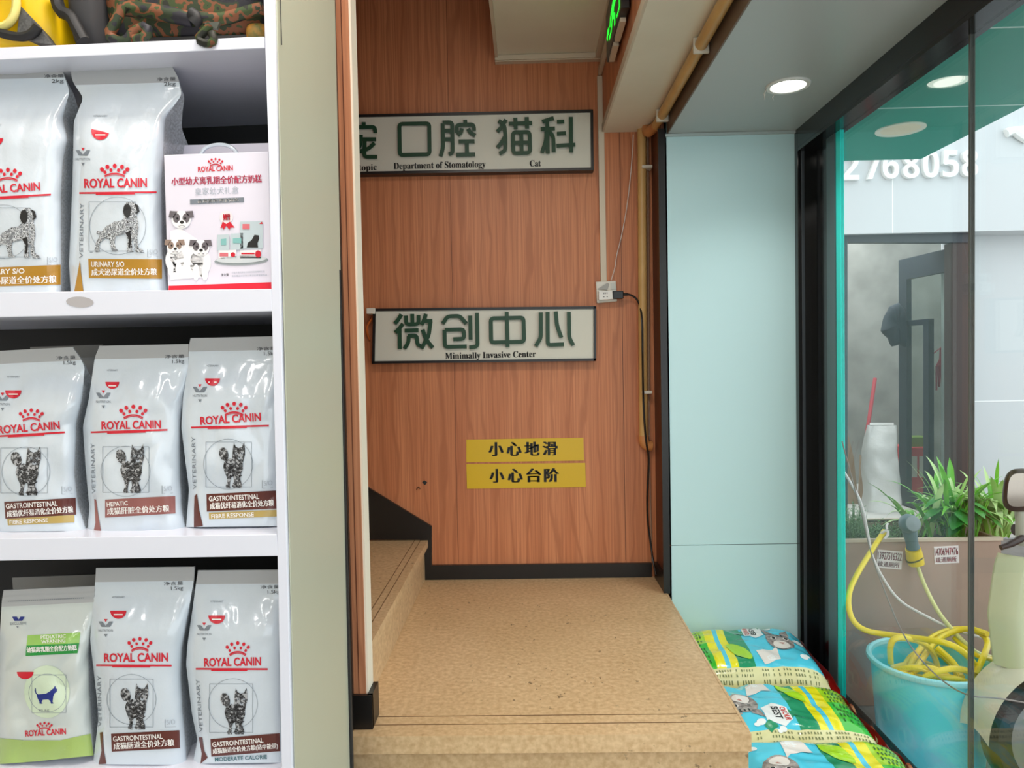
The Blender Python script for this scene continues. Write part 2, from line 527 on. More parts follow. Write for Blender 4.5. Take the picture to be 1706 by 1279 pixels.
# wall end beside the stairs: wood face and cream edge
b = MB()
b.box(-2.3, -0.426, 1.80, 1.862, FLOOR, 3.3, 0)
b.box(-0.426, -0.421, 1.806, 1.864, LAND - 0.0, 3.3, 1)
wj = struct(b.build('wall_front', [M_jamb, M_cream]))
b = MB()
b.box(-0.444, -0.4421, 1.7985, 1.80, LAND, 3.3, 0)
struct(b.build('trim_2', M_wood_side))
xw = at(562.5, 300, 1.79).x
b = MB(); b.box(xw - 0.03, xw + 0.004, 1.785, 1.80, FLOOR, 2.5, 0)
struct(b.build('gap_shade_strip', M_black))  # dark strip painting the shaded gap between shelf and jamb
b = MB(); b.box(-2.7, -2.6, -2.4, 1.8, FLOOR, 2.6, 0); struct(b.build('wall_unseen_left', M_cream))  # unseen wall, added to make the light on the bags directional
b = MB(); b.box(-2.7, -0.75, -2.5, -2.4, FLOOR, 2.6, 0); b.box(-0.75, 1.1, -2.5, -2.4, 2.35, 2.6, 0); struct(b.build('wall_unseen_front', M_cream))  # unseen wall with an opening, added to shape the light on the bags
# pale blue panel, two sheets with a joint
zj = at(1210, 907, YP).z
b = MB(); b.box(XS + 0.01, 1.047, YP, YP + 0.05, FLOOR, zj - 0.0015, 0); b.box(XS + 0.01, 1.047, YP, YP + 0.05, zj + 0.0015, ZC + 0.1, 0)
b.box(XS + 0.012, 1.046, YP + 0.003, YP + 0.02, zj - 0.004, zj + 0.004, 1)
struct(b.build('wall_right', [M_blue, mat('joint_grey', (120, 140, 142), 0.6)]))
# corner trim in black metal
b = MB(); b.box(XS - 0.014, XS + 0.012, YP - 0.012, YP + 0.002, LAND + 0.001, ZC + 0.02, 0); struct(b.build('trim_3', M_black))
b = MB(); b.box(XS + 0.014, 1.047, YP - 0.012, YP, ZC - 0.010, ZC - 0.001, 0); struct(b.build('trim_4', mat('grey_bead', (176, 190, 190), 0.4)))

# ------------------------------------------------------------------ baseboards
pts = [(560, 772), (616, 814), (719, 877), (719, 942), (1086, 938), (1086, 963), (700, 966), (700, 899), (560, 899)]
b = MB(); b.prism([at(x, y, YB - 0.016) for x, y in pts], (0, 0.0155, 0)); struct(b.build('baseboard_back', M_black))
b = MB(); b.box(XS - 0.012, XS, YP - 0.0, YB - 0.016, LAND, LAND + 0.066, 0); struct(b.build('baseboard_side', M_black))
b = MB()
b.box(-0.466, -0.408, 1.788, 1.80, LAND + 0.001, LAND + 0.088, 0); b.box(-0.421, -0.408, 1.79, 1.868, LAND + 0.001, LAND + 0.088, 0)
struct(b.build('baseboard_front', M_black))

# ------------------------------------------------------------------ ceilings and beam
b = MB(); b.box(-2.4, 0.62, 1.0, 3.15, 3.3, 3.4, 0); struct(b.build('ceiling_stairwell', M_cream))
XL = at(825, 98, YB).x; ZS = at(900, 95, YB).z
b = MB(); b.box(XL, 0.33, 1.5, YB, ZS, ZS + 0.12, 0)
b.box(XL, 0.33, YB - 0.03, YB, ZS - 0.026, ZS - 0.002, 1); b.box(XL, 0.33, YB - 0.036, YB - 0.031, ZS - 0.022, ZS - 0.002, 1)
b.box(XL, XL + 0.012, 1.5, YB - 0.03, ZS - 0.012, ZS, 1); b.box(0.306, 0.33, 1.5, YB - 0.03, ZS - 0.024, ZS, 1)
struct(b.build('ceiling_soffit', [M_cream, M_creamtrim]))
b = MB(); b.box(0.335, XCE - .006, -1.2, YB, ZB, ZS + 0.3, 0); b.box(0.3335, 0.335, -1.2, YB, ZB + 0.03, ZS + 0.3, 1)
b.box(0.329, 0.337, -1.2, YB, ZB - 0.002, ZB + 0.03, 2)
struct(b.build('ceiling_beam', [M_cream, M_wood, M_creamtrim]))
b = MB(); b.box(XCE - .006, XCE - .001, -1.2, YP, ZC, ZB + 0.05, 1)
b.box(XCE - .001, 1.047, -1.2, YP, ZC, ZC + 0.03, 0)
struct(b.build('ceiling', [M_grey, M_brown]))
b = MB(); b.box(-2.6, 0.335, 1.44, 1.5, 2.6, 3.4, 0); b.box(0.335, 0.62, 1.44, 1.5, ZS + 0.3, 3.4, 0); struct(b.build('wall_unseen_upper_front', M_cream))  # unseen wall added to block sky light above the shop ceiling
b = MB(); b.box(0.56, 0.62, 1.5, 3.15, ZS + 0.3, 3.3, 0); struct(b.build('wall_unseen_upper_right', M_wood))  # unseen wall added to keep sky light out of the upper stairwell
b = MB(); b.box(-2.6, 0.335, -2.4, 1.5, 2.55, 2.6, 0); struct(b.build('ceiling_shop', M_cream))

# ------------------------------------------------------------------ shop window on the right
win = bpy.data.objects.new('window_1', None); COL.objects.link(win); win.location = (XG, 2.0, FLOOR); ROOT['window_1'] = Vector((XG, 2.0, FLOOR)); struct(win)
b = MB(); b.box(1.047, XG + 0.03, 2.80, YP + 0.03, FLOOR, ZC + 0.06, 0); b.box(1.060, 1.072, 2.797, 2.80, FLOOR, ZC, 1)
b.build('frame_post', [M_blackg, mat('frame_grey_line', (60, 66, 72), 0.3)], win, bevel=0.002)
b = MB(); b.box(XG - 0.004, XG + 0.03, 2.655, 2.80, FLOOR, ZC - .08, 0)
b.build('frame_jamb', M_blackg, win)
b = MB(); b.box(XG - 0.004, XG + 0.02, 2.585, 2.655, FLOOR, ZC - .085, 0)
b.build('frame_strip', mat('grey_aluminium', (104, 122, 124), 0.35, metal=0.5), win)
b = MB(); b.box(1.047, XG + 0.03, -1.2, 2.80, ZC - .085, ZC + 0.06, 0); b.box(1.0465, 1.047, -1.2, 2.80, ZC - .072, ZC - .064, 1)
b.build('top_rail', [M_blackg, mat('rail_groove', (52, 54, 58), 0.15, metal=0.6)], win, bevel=0.002)
b = MB(); b.box(XG - 0.02, XG + 0.025, -1.2, 2.58, FLOOR, FLOOR + 0.03, 0)
b.build('bottom_rail', M_blackg, win)
M_glass = glass('window_glass')
M_edge = mat('cyan_glass_edge', (40, 248, 238), 0.25)
YJ = atX(1615, 640, XG).y
b = MB(); b.box(XG, XG + 0.01, YJ + .0035, 2.545, FLOOR + 0.03, ZC - .085, 0); b.build('pane', M_glass, win)
b = MB(); b.box(XG - 0.001, XG + 0.011, 2.545, 2.582, FLOOR + 0.03, ZC - .085, 0); b.build('pane_edge', M_edge, win)
b = MB(); b.box(XG, XG + 0.01, 0.2, YJ - .0035, FLOOR + 0.03, ZC - .085, 0); b.build('pane', M_glass, win)
b = MB(); b.box(XG - 0.001, XG + 0.011, YJ - .0035, YJ + .0035, FLOOR + 0.03, ZC - .085, 0); b.build('pane_joint', mat('joint_silicone', (92, 96, 92), 0.35), win)

# ------------------------------------------------------------------ outside: canopy, facade across the lane
YCN = atZ(1450, 267, ZC).y; XCN = atZ(1534, 265, ZC).x
b = MB(); b.box(XG + 0.032, XCN, 0.2, YCN, ZC, ZC + 0.08, 0)
yj = atZ(1560, 178, ZC).y
b.box(XG + 0.035, XCN - .003, yj - 0.003, yj + 0.003, ZC - 0.0012, ZC, 1)
yj = atZ(1690, 45, ZC).y
b.box(XG + 0.035, XCN - .003, yj - 0.003, yj + 0.003, ZC - 0.0012, ZC, 1)
struct(b.build('ceiling_canopy', [M_teal, mat('pale_joint', (200, 225, 220), 0.5)]))
YFAC = 5.0
zf = at(1500, 388, YFAC).z
dxl = at(1399, 600, YFAC).x; dxr = at(1617, 600, YFAC).x
b = MB()
b.box(1.2, 5.5, YFAC, YFAC + 0.1, zf, 4.2, 0)                 # sign band
xs = at(1487, 340, YFAC).x
b.box(xs - 0.003, xs + 0.003, YFAC - 0.001, YFAC, zf, 4.2, 1)
b.box(dxr, 5.5, YFAC + 0.22, YFAC + 0.35, STREET, zf, 0)      # tiled wall under it, set back
zs = at(1665, 668, YFAC + 0.22).z
b.box(dxr, 5.5, YFAC + 0.218, YFAC + 0.22, zs - 0.004, zs + 0.004, 1)
b.box(1.2, dxl - 0.0, YFAC + 0.1, YFAC + 0.2, STREET, zf, 2)
b.box(1.2, 5.5, YFAC + 0.1, YFAC + 0.35, zf, zf + 0.1, 0)
struct(b.build('wall_facade', [M_facade, mat('facade_joint', (250, 252, 252), 0.5), M_dframe]))
# room behind the open door of that shop
b = MB(); b.box(1.3, 4.4, 6.7, 6.8, -0.1, 2.3, 0); struct(b.build('wall_far', M_concrete))
b = MB(); b.box(1.3, 1.4, YFAC + 0.2, 6.7, -0.1, 2.3, 0); struct(b.build('wall_far_left', M_concrete))
b = MB(); b.box(4.4, 4.5, YFAC + 0.36, 6.8, -0.1, 2.3, 0); struct(b.build('wall_far_right', M_concrete))
b = MB(); b.box(1.3, 4.4, YFAC + 0.21, 6.7, -0.24, -0.1, 0); struct(b.build('floor_far', mat('pale_floor', (206, 204, 198), 0.6)))

l_ = bpy.data.lights.new('neighbour_fill_lamp', 'AREA'); l_.shape = 'RECTANGLE'; l_.size = .3; l_.size_y = 1.2; l_.energy = 32  # unseen lamp added to brighten the room behind the doorway
lo_ = bpy.data.objects.new('neighbour_fill_lamp', l_); COL.objects.link(lo_); lo_.location = (2.6, 5.9, 2.6)
# ------------------------------------------------------------------ neighbour's doorway
def bar(b, px0, py0, px1, py1, Y, d=0.05, mi=0):
    p = [at(px0, py0, Y), at(px1, py0, Y), at(px1, py1, Y), at(px0, py1, Y)]
    b.prism(p, (0, d, 0), mi)
dr = bpy.data.objects.new('door_1', None); COL.objects.link(dr); dr.location = (2.6, YFAC, -0.1); ROOT['door_1'] = Vector((2.6, YFAC, -0.1)); struct(dr)
b = MB(); bar(b, 1399, 386, 1617, 404, YFAC + 0.05); bar(b, 1399, 404, 1412, 880, YFAC + 0.05)
b.build('door_frame', M_dframe, dr)
b = MB(); bar(b, 1587, 404, 1617, 880, YFAC + 0.06, 0.10); b.build('door_jamb', mat('dark_brown_jamb', (58, 44, 40), 0.4), dr)
# leaf standing open towards the room
Yh, Yo = YFAC + 0.1, YFAC + 0.75
def leaf_pt(u, v):      # u from the free edge (far) to the hinge (near)
    a = at(1497, 436 + v * 440, Yo); c = at(1588, 408 + v * 520, Yh)
    top = a.lerp(c, u); return top
A = at(1497, 436, Yo); C_ = at(1588, 409, Yh); zt = min(A.z, C_.z) ; zb = -0.09
def leafbar(b, u0, u1, z0, z1, mi=0):
    p0 = A.lerp(C_, u0); p1 = A.lerp(C_, u1)
    n = Vector((-(p1 - p0).y, (p1 - p0).x, 0)).normalized() * 0.04
    zz0 = lambda u: A.z + (C_.z - A.z) * u
    b.prism([Vector((p0.x, p0.y, z0)), Vector((p1.x, p1.y, z0)), Vector((p1.x, p1.y, z1)), Vector((p0.x, p0.y, z1))], n, mi)
zt = 0.5 * (A.z + C_.z)
b = MB(); leafbar(b, 0, 0.16, zb, zt); leafbar(b, 0.88, 1, zb, zt); leafbar(b, 0.16, 0.88, zt - 0.16, zt); leafbar(b, 0.16, 0.88, zb, zb + 0.12); leafbar(b, 0.48, 0.58, zb + .12, zt - 0.5); leafbar(b, 0.16, 0.58, zt - 0.52, zt - 0.48)
b.build('door_leaf', M_dframe, dr)
b = MB(); leafbar(b, 0.16, 0.88, zb + 0.12, zt - 0.16)
for v in b.v: v.y += 0.015
b.build('door_pane', glass('door_glass', (0.82, 0.86, 0.84)), dr)

# coat hanging on the leaf
b = MB()
c = at(1490, 545, Yo - 0.05)
OL = [(1482, 511), (1489, 507), (1497, 504), (1507, 519), (1511, 545), (1511, 562), (1508, 578), (1498, 574), (1487, 577), (1480, 564), (1468, 551), (1471, 540), (1475, 526)]
def coat(u, v):
    k = u * len(OL); i0 = int(k) % len(OL); f_ = k - int(k); a_, c_ = OL[i0], OL[(i0 + 1) % len(OL)]
    x, y = a_[0] + (c_[0] - a_[0]) * f_, a_[1] + (c_[1] - a_[1]) * f_
    e = math.pi * (v - .5); k = math.cos(e) ** .5 if v not in (0, 1) else 0
    q = at(1490 + (x - 1490) * k, 542 + (y - 542) * k, Yo - .08)
    return q + Vector((0, .06 * math.sin(e) + .008 * math.sin(x * .5) * k, 0))
b.grid(coat, 39, 14)
tag(b.build('hanging_coat', mat('slate_cloth', (44, 52, 60), 0.9), smooth=True, origin=c), 'dark slate coat hanging on the open door across the lane', 'coat')
# broom handle
b = MB(); b.tube([at(1458, 630, 6.2), at(1443, 730, 6.1), at(1432, 846, 6.0)], 0.016, 8)
br = thing('broom', 'red broom stick leaning on the grey wall inside the doorway opposite', 'broom', at(1430, 850, 6.0))
b.build('handle', mat('red_stick', (196, 72, 84), 0.5), br)
b = MB(); q = at(1431, 850, 6.0); b.box(q.x - .12, q.x + .12, q.y - .04, q.y + .04, -0.1, q.z + .02); b.build('bristles', mat('brown_bristle', (120, 92, 70), 0.9), br, bevel=.01)
# sack and board
b = MB()
def sack(u, v):
    a = 2 * math.pi * u
    y = 856 - 148 * v
    xl = 1434 + 9 * v + 3 * math.sin(v * 7); xr = 1499 - 7 * v + 2 * math.sin(v * 9)
    cxp = (xl + xr) / 2; hw = (xr - xl) / 2
    q = at(cxp + hw * math.copysign(abs(math.cos(a)) ** .6, math.cos(a)), y, 5.55)
    return q + Vector((0, 0.10 * math.sin(a) * (1 - 0.75 * v ** 3) + 0.03 * noise.noise(Vector((u * 9, v * 6, 2))), 0))
b.grid(sack, 32, 24); b.v and b.add([at(1449, 708, 5.55), at(1489, 708, 5.55), at(1489, 704, 5.56), at(1449, 704, 5.56)], [(0, 1, 2, 3)])
sk = tag(b.build('plastic_sack', mat('silver_white_sack', (220, 220, 216), 0.35, bump=(30, .4)), smooth=True, origin=at(1467, 856, 5.55)), 'silvery white plastic sack standing in the doorway opposite', 'sack')
b = MB(); b.prism([at(1430, 860, 5.75), at(1452, 860, 5.75), at(1447, 770, 5.9), at(1434, 758, 5.9)], (0, .02, 0)); b.prism([at(1412, 720, 5.8), at(1422, 760, 5.8), at(1432, 850, 5.8), at(1412, 850, 5.8)], (0, .02, 0))
tag(b.build('cardboard_sheet', mat('cardboard', (178, 150, 124), 0.8), origin=at(1432, 860, 5.75)), 'brown cardboard sheets leaning behind the white sack', 'cardboard')
# red fire-equipment box
fb = thing('fire_equipment_box', 'red box with a pale window on the floor behind the glass door', 'box', at(1530, 820, 5.95))
b = MB(); p0 = at(1509, 818, 5.95); p1 = at(1549, 745, 5.95); b.box(p0.x, p1.x, 5.95, 6.2, -0.1, p1.z); b.build('body', mat('pinkish_red_paint', (206, 70, 76), 0.4), fb, bevel=.006)
b = MB(); bar(b, 1519, 795, 1528, 760, 5.944, .006); bar(b, 1532, 795, 1545, 760, 5.944, .006); b.build('window_panel', mat('label_grey', (206, 200, 190), 0.5), fb)
b = MB(); p0 = at(1514, 745, 6.0); p1 = at(1549, 728, 6.0); b.box(p0.x, p1.x, 6.0, 6.15, p0.z, p1.z)
tag(b.build('green_carton', mat('olive_green', (120, 146, 62), 0.6), origin=p0, bevel=.004), 'small green carton on top of the red box', 'carton')
# red tassel
tb = MB()
for k in range(7):
    xo = 1560 + k * 2.6
    tb.tube([at(1570, 592, 5.5), at(xo, 610, 5.48), at(xo + (k % 2) * 2, 650 - (k % 3) * 6, 5.5)], 0.007, 5)
tb.tube([at(1571, 580, 5.5), at(1570, 600, 5.5)], 0.022, 6)
tb.tube([at(1556, 588, 5.5), at(1571, 576, 5.5), at(1584, 584, 5.5)], .004, 5)
tag(tb.build('red_tassel', mat('tassel_red', (180, 60, 80), 0.7), origin=at(1570, 592, 5.5)), 'red tassel ornament hanging in the doorway opposite', 'ornament')

# raised shop number
b = MB()
def fac(x, y): return at(x, y, YFAC - 0.03)
dig = '2768058'
xs0 = [1405, 1441, 1471, 1505, 1538, 1571, 1603]
for ch, x in zip(dig, xs0):
    vs, fs = text2d(sansb(ch), 0.0, 0.0, 4)
    o = len(b.v)
    yb = 299 - (x - 1405) * 0.026
    w_ = 27
    pv = [at(x + v[0] * w_, yb - v[1] * 45, YFAC - 0.035) for v in vs]
    off = Vector((0, .034, 0))
    n = len(pv)
    # front face plus walls along the outline
    b.add(pv, fs)
    ed = {}
    for f in fs:
        for i in range(len(f)):
            e = tuple(sorted((f[i], f[(i + 1) % len(f)]))); ed[e] = ed.get(e, 0) + 1
    b.add(pv + [p + off for p in pv], [(e[0], e[1], e[1] + n, e[0] + n) for e, k in ed.items() if k == 1])
tag(b.build('raised_numerals', mat('white_letter', (244, 246, 244), 0.35), origin=at(1520, 300, YFAC - .03)), 'raised white number on the sign band across the lane', 'sign')
b = MB()
for pl in ([(1676, 222), (1684, 218), (1706, 217), (1730, 214)], [(1690, 218), (1700, 226), (1712, 233)]):
    b.tube([at(x, y, YFAC - .02) for x, y in pl], .03, 8, smooth=1)
tag(b.build('raised_character', mat('white_letter', (244, 246, 244), 0.35), origin=at(1700, 222, YFAC - .02)), 'white raised stroke of a sign character right of the number', 'sign')

# canopy downlight that is off
q = atZ(1500, 215, ZC)
dl = thing('canopy_downlight', 'unlit round downlight in the teal canopy outside', 'light', (q.x, q.y, ZC))
b = MB(); b.lathe((q.x, q.y, ZC), [(0.070, -0.002), (0.082, -0.006), (0.088, -0.004), (0.088, 0)], 40); b.build('trim_ring', mat('pale_ring', (214, 220, 204), .5), dl, smooth=True)
b = MB(); b.lathe((q.x, q.y, ZC), [(0.0001, -0.002), (0.071, -0.002)], 40); b.build('diffuser', mat('off_diffuser', (222, 216, 190), .5), dl)

# ------------------------------------------------------------------ planter with plants
YPL = 2.75
zr = at(1530, 899, YPL).z
x0, x1 = XG + 0.07, at(1668, 900, YPL).x
b = MB(); b.box(x0, x1, YPL, YPL + 0.012, STREET + 0.001, zr); b.box(x0, x1, YPL + 0.33, YPL + 0.342, STREET + 0.001, zr)
b.box(x0, x0 + .012, YPL + .012, YPL + 0.33, STREET + 0.001, zr); b.box(x1 - .012, x1, YPL + .012, YPL + 0.33, STREET + 0.001, zr)
pt = thing('planter_box', 'long brown metal planter box outside the shop window', 'planter', ((x0 + x1) / 2, YPL + .17, STREET))
b.build('box', mat('mauve_brown_metal', (182, 150, 136), 0.35, var=(2.0, (164, 140, 124))), pt)
b = MB(); b.box(x0 - .004, x1 + .004, YPL - .006, YPL + .012, zr - .006, zr + .006); b.box(x0 - .004, x1 + .004, YPL + .33, YPL + .348, zr - .006, zr + .006); b.build('rim', mat('pale_rim', (206, 186, 166), 0.4), pt)
b = MB(); b.box(x0 + .012, x1 - .012, YPL + .012, YPL + .33, STREET + .01, zr - .03); b.build('soil', mat('soil', (70, 58, 44), 0.95, bump=(40, .8)), pt)

def adv(px, py, w, h, rot, num, sub, label, c):
    o = thing('phone_sticker', label, 'sticker', at(px, py, YPL), 'phone stickers on the planter')
    cr, sr = math.cos(R(rot)), math.sin(R(rot))
    def f(dy):
        return lambda x, y: at(px + x * cr - y * sr, py + x * sr + y * cr, YPL - dy)
    b = MB(); b.prism([f(.002)(x, y) for x, y in ((-w / 2, -h / 2), (w / 2, -h / 2), (w / 2, h / 2), (-w / 2, h / 2))], (0, .0018, 0)); b.build('paper', mat('sticker_paper', (240, 226, 226), .6), o)
    b = MB(); b.text(num, (-w * .47, h * .02), (w * .47, h * .02), h * .42, f(.003), bold=.2)
    b.text(sub, (-w * .45, h * .42), (w * .40, h * .42), h * .30, f(.003), bold=.15)
    b.build('lettering', mat('sticker_print_' + c, (196, 60, 84) if c == 'red' else (160, 84, 100), .6), o)
adv(1482, 932, 42, 30, 5, '13927516322', '疏通厕所', 'white phone number sticker on the planter under the hose end', 'dull')
adv(1577, 924, 41, 29, -3, '14706947476', '疏通厕所', 'white phone number sticker on the planter right of the spray gun', 'red')

M_leaf = mat('strap_leaf', (92, 176, 44), 0.3, var=(9, (134, 206, 70)))
M_leafp = mat('pale_leaf', (206, 230, 168), 0.35, var=(9, (176, 216, 124)))
M_leafd = mat('broad_leaf', (50, 130, 52), 0.3, var=(8, (74, 158, 66)))
def strap(b, base, dirx, diry, ln, lift, w, droop, mi=0):
    pts = []; n = 9
    for i in range(n):
        t = i / (n - 1)
        pts.append(Vector(base) + Vector((dirx, diry, 0)) * ln * (t ** 1.1) + Vector((0, 0, 1)) * (lift * (t - droop * t * t)))
    side = Vector((-diry, dirx, 0)).normalized() if abs(dirx) + abs(diry) > 1e-4 else Vector((1, 0, 0))
    ws = [w * (0.45 + 1.1 * math.sin(math.pi * min(1, (i / (n - 1)) * .8 + .12)) * .5) * (1 if i < n - 2 else (0.55 if i == n - 2 else 0.06)) for i in range(n)]
    vs = []
    for i, p in enumerate(pts):
        vs += [p - side * ws[i], p - Vector((0, 0, ws[i] * .35)), p + side * ws[i]]
    fs = []
    for i in range(n - 1):
        for k in range(2):
            fs.append((i * 3 + k, i * 3 + k + 1, i * 3 + 4 + k, i * 3 + 3 + k))
    b.add(vs, fs, mi)
def clump(px, n, seed, label, spread=0.23, lift=0.42, pale=.35):
    rnd = random.Random(seed)
    q = at(px, 898, YPL + .17); q.z = zr - .03
    b = MB()
    for k in range(n):
        a = rnd.uniform(0, 2 * math.pi); L_ = rnd.uniform(.35, 1) * spread
        lf = rnd.uniform(.7, 1.25) * lift; dp = rnd.uniform(.35, .85)
        ba = (q.x + rnd.uniform(-.04, .04), q.y + rnd.uniform(-.04, .04), q.z)
        strap(b, ba, math.cos(a), math.sin(a) * .75, L_, lf, rnd.uniform(.007, .014), dp, 1 if rnd.random() < pale else 0)
    tag(b.build('strap_leaved_plant', [M_leaf, M_leafp], smooth=True, origin=q), label, 'plant', 'plants in the planter box')
clump(1585, 84, 3, 'green strap leaved plant in the planter right behind the spray gun')
clump(1655, 84, 5, 'pale striped strap leaved plant at the right end of the planter', .25, .40, .5)
clump(1534, 24, 8, 'small strap leaved plant with long arching leaves left of the spray gun', .24, .30, .5)
# broad leaf plant
def broad(px, py, seed, label):
    rnd = random.Random(seed); b = MB(); q = at(px, 898, YPL + .08); q.z = zr - .03
    for k in range(16):
        a = rnd.uniform(0, 6.28); ln = rnd.uniform(.02, .09); h = rnd.uniform(.07, .17)
        tip = q + Vector((math.cos(a) * ln, math.sin(a) * ln * .6, h))
        b.tube([q, (q + tip) / 2 + Vector((0, 0, .02)), tip], .0018, 5, 1)
        d = Vector((math.cos(a), math.sin(a), -.35)).normalized(); s = d.cross(Vector((0, 0, 1))).normalized()
        L_ = rnd.uniform(.06, .09); W_ = L_ * .42
        prof = [(0, 0), (.15, .6), (.4, 1), (.7, .75), (.9, .3), (1, 0)]
        vs = []
        for t, w in prof:
            p = tip + d * L_ * t - Vector((0, 0, .02 * t * t)); vs += [p - s * W_ * w + Vector((0, 0, .006 * w)), p, p + s * W_ * w + Vector((0, 0, .006 * w))]
        fs = []
        for i in range(len(prof) - 1):
            for m in range(2): fs.append((i * 3 + m, i * 3 + m + 1, i * 3 + 4 + m, i * 3 + 3 + m))
        b.add(vs, fs, 0)
    tag(b.build('broad_leaved_plant', [M_leafd, M_leaf], smooth=True, origin=q), label, 'plant', 'plants in the planter box')
broad(1588, 880, 4, 'broad leaved dark green plant low in the middle of the planter')
broad(1625, 860, 9, 'broad leaved dark green plant among the strap leaves by the glass joint')
# feathery ground cover at the left
b = MB(); rnd = random.Random(2)
for k in range(420):
    px = rnd.uniform(1400, 1462 + 60 * rnd.random()); q = at(px, 898, YPL + rnd.uniform(.04, .25)); q.z = zr - .03
    h = rnd.uniform(.03, .12) * (1.3 if px < 1440 else .55); a = rnd.uniform(0, 6.28)
    tip = q + Vector((math.cos(a) * .02, math.sin(a) * .02, h)); s = Vector((math.sin(a), -math.cos(a), 0)) * .003
    b.add([q - s, q + s, tip], [(0, 1, 2)])
    for m in range(4):
        t = .3 + .17 * m; c = q.lerp(tip, t); d = Vector((math.cos(a + m * 2), math.sin(a + m * 2), .5)) * .014
        b.add([c, c + d * .6 + s, c + d, c + d * .6 - s], [(0, 1, 2, 3)])
tag(b.build('feathery_ground_cover', mat('sage_green', (106, 140, 92), .6), origin=at(1440, 898, YPL + .15)), 'feathery grey green ground cover at the left of the planter', 'plant', kind='stuff')

# ------------------------------------------------------------------ bucket, hose, spray gun, cords
YBK = 2.40
bc = at(1549, 1096, YBK); RB = 0.5 * (at(1645, 1096, YBK).x - at(1452, 1096, YBK).x) ; zb_ = bc.z
bk = thing('water_bucket', 'turquoise plastic bucket full of yellow hose outside the glass', 'bucket', (bc.x, bc.y, STREET))
b = MB()
r1 = RB - .012; rbt = RB * .80
b.lathe((bc.x, bc.y, 0), [(0.001, STREET), (rbt, STREET), (rbt + .004, STREET + .01), (r1, zb_ - .012), (r1 - .003, zb_ - .012), (rbt - .003, STREET + .012), (0.001, STREET + .006)], 56)
M_bucket = mat('turquoise_plastic', (100, 220, 240), 0.35)
b.build('body', M_bucket, bk, smooth=True)
b = MB(); b.lathe((bc.x, bc.y, 0), [(r1 - .006, zb_ - .014), (r1 - .004, zb_ - .002), (r1 + .004, zb_ + .003), (r1 + .012, zb_ - .001), (r1 + .013, zb_ - .012), (r1 + .008, zb_ - .018), (r1, zb_ - .016)], 56)
b.build('rim', mat('pale_turquoise_rim', (150, 222, 232), 0.3), bk, smooth=True)

M_hose = mat('yellow_hose', (244, 216, 40), 0.3)
b = MB(); HR = .0098
def hp(l, dy=0): return [at(x, y, Y) for x, y, Y in l]
b.tube(hp([(1474, 884, 2.73), (1455, 912, 2.70), (1428, 955, 2.62), (1412, 990, 2.56), (1416, 1028, 2.52), (1436, 1050, 2.48), (1478, 1057, 2.46), (1530, 1063, 2.36), (1580, 1070, 2.28), (1612, 1090, 2.28), (1632, 1118, 2.33), (1622, 1150, 2.36), (1585, 1160, 2.36)]), HR, 10, smooth=2)
rnd = random.Random(11)
# coils inside the bucket
cen = Vector((bc.x, bc.y, 0))
pts = []
for k in range(74):
    a = k * 0.42; rr = (r1 - .05) * (0.80 + .14 * math.sin(k * .9)); z = zb_ - .10 + .075 * math.sin(k * .37) + .03 * math.sin(k * .83)
    pts.append(cen + Vector((rr * math.cos(a), rr * math.sin(a), z)))
b.tube(pts, HR, 8, smooth=1)
b.tube(hp([(1484, 1104, 2.40), (1482, 1075, 2.38), (1492, 1060, 2.37), (1530, 1066, 2.38), (1552, 1082, 2.42), (1563, 1110, 2.42), (1560, 1135, 2.40)]), HR, 8, smooth=2)
b.tube(hp([(1510, 1125, 2.40), (1528, 1085, 2.44), (1552, 1060, 2.50), (1585, 1047, 2.52), (1625, 1048, 2.50), (1648, 1066, 2.42), (1640, 1092, 2.30), (1626, 1120, 2.30)]), HR, 8, smooth=2)
b.tube(hp([(1515, 1130, 2.34), (1540, 1092, 2.42), (1565, 1060, 2.48), (1610, 1044, 2.50), (1645, 1056, 2.42)]), HR, 8, smooth=2)
b.tube(hp([(1540, 1128, 2.30), (1575, 1113, 2.27), (1612, 1115, 2.30), (1622, 1130, 2.32)]), HR, 8, smooth=2)
b.tube(hp([(1562, 1079, 2.42), (1590, 1104, 2.36), (1602, 1128, 2.30)]), HR, 8, smooth=2)
b.tube(hp([(1590, 1062, 2.50), (1612, 1084, 2.44), (1634, 1094, 2.30), (1660, 1100, 2.38), (1662, 1088, 2.5)]), HR * .85, 8, smooth=2)
hs = tag(b.build('garden_hose', M_hose, smooth=True, origin=at(1474, 884, 2.73)), 'yellow garden hose looping from the planter down into the bucket', 'hose')
# thin pale hose from the gun
sg = thing('spray_gun', 'grey spray gun with yellow coupling hanging on the planter rim', 'spray gun', at(1525, 945, 2.70))
b = MB(); b.tube(hp([(1513, 873, 2.69), (1517, 893, 2.70), (1521, 912, 2.71)]), [.026, .022, .024], 14, smooth=1)
hc = at(1513, 872, 2.68); Mh = Matrix.Rotation(R(78), 3, 'X') @ Matrix.Rotation(R(10), 3, 'Y')
b.lathe(hc, [(0.001, .04), (.02, .036), (.033, .02), (.036, 0), (.034, -.008)], 28, 0, Mh)
b.build('head', mat('gun_grey', (92, 112, 118), .4), sg, smooth=True)
b = MB(); b.lathe(hc, [(0.001, .0425), (.026, .038), (.028, .036)], 28, 0, Matrix.Rotation(R(78), 3, 'X'))
for k in range(10):
    a = k * .628; 
b.build('nozzle_face', mat('gun_face', (128, 138, 142), .5), sg)
b = MB(); b.tube(hp([(1521, 914, 2.71), (1524, 928, 2.72), (1527, 940, 2.72)]), [.027, .030, .028], 14); b.tube(hp([(1523, 929, 2.72), (1524, 931, 2.72)]), .032, 14, 1); b.build('coupling', [mat('coupling_yellow', (240, 206, 30), .35), mat('coupling_ring', (90, 84, 40), .5)], sg, smooth=True)
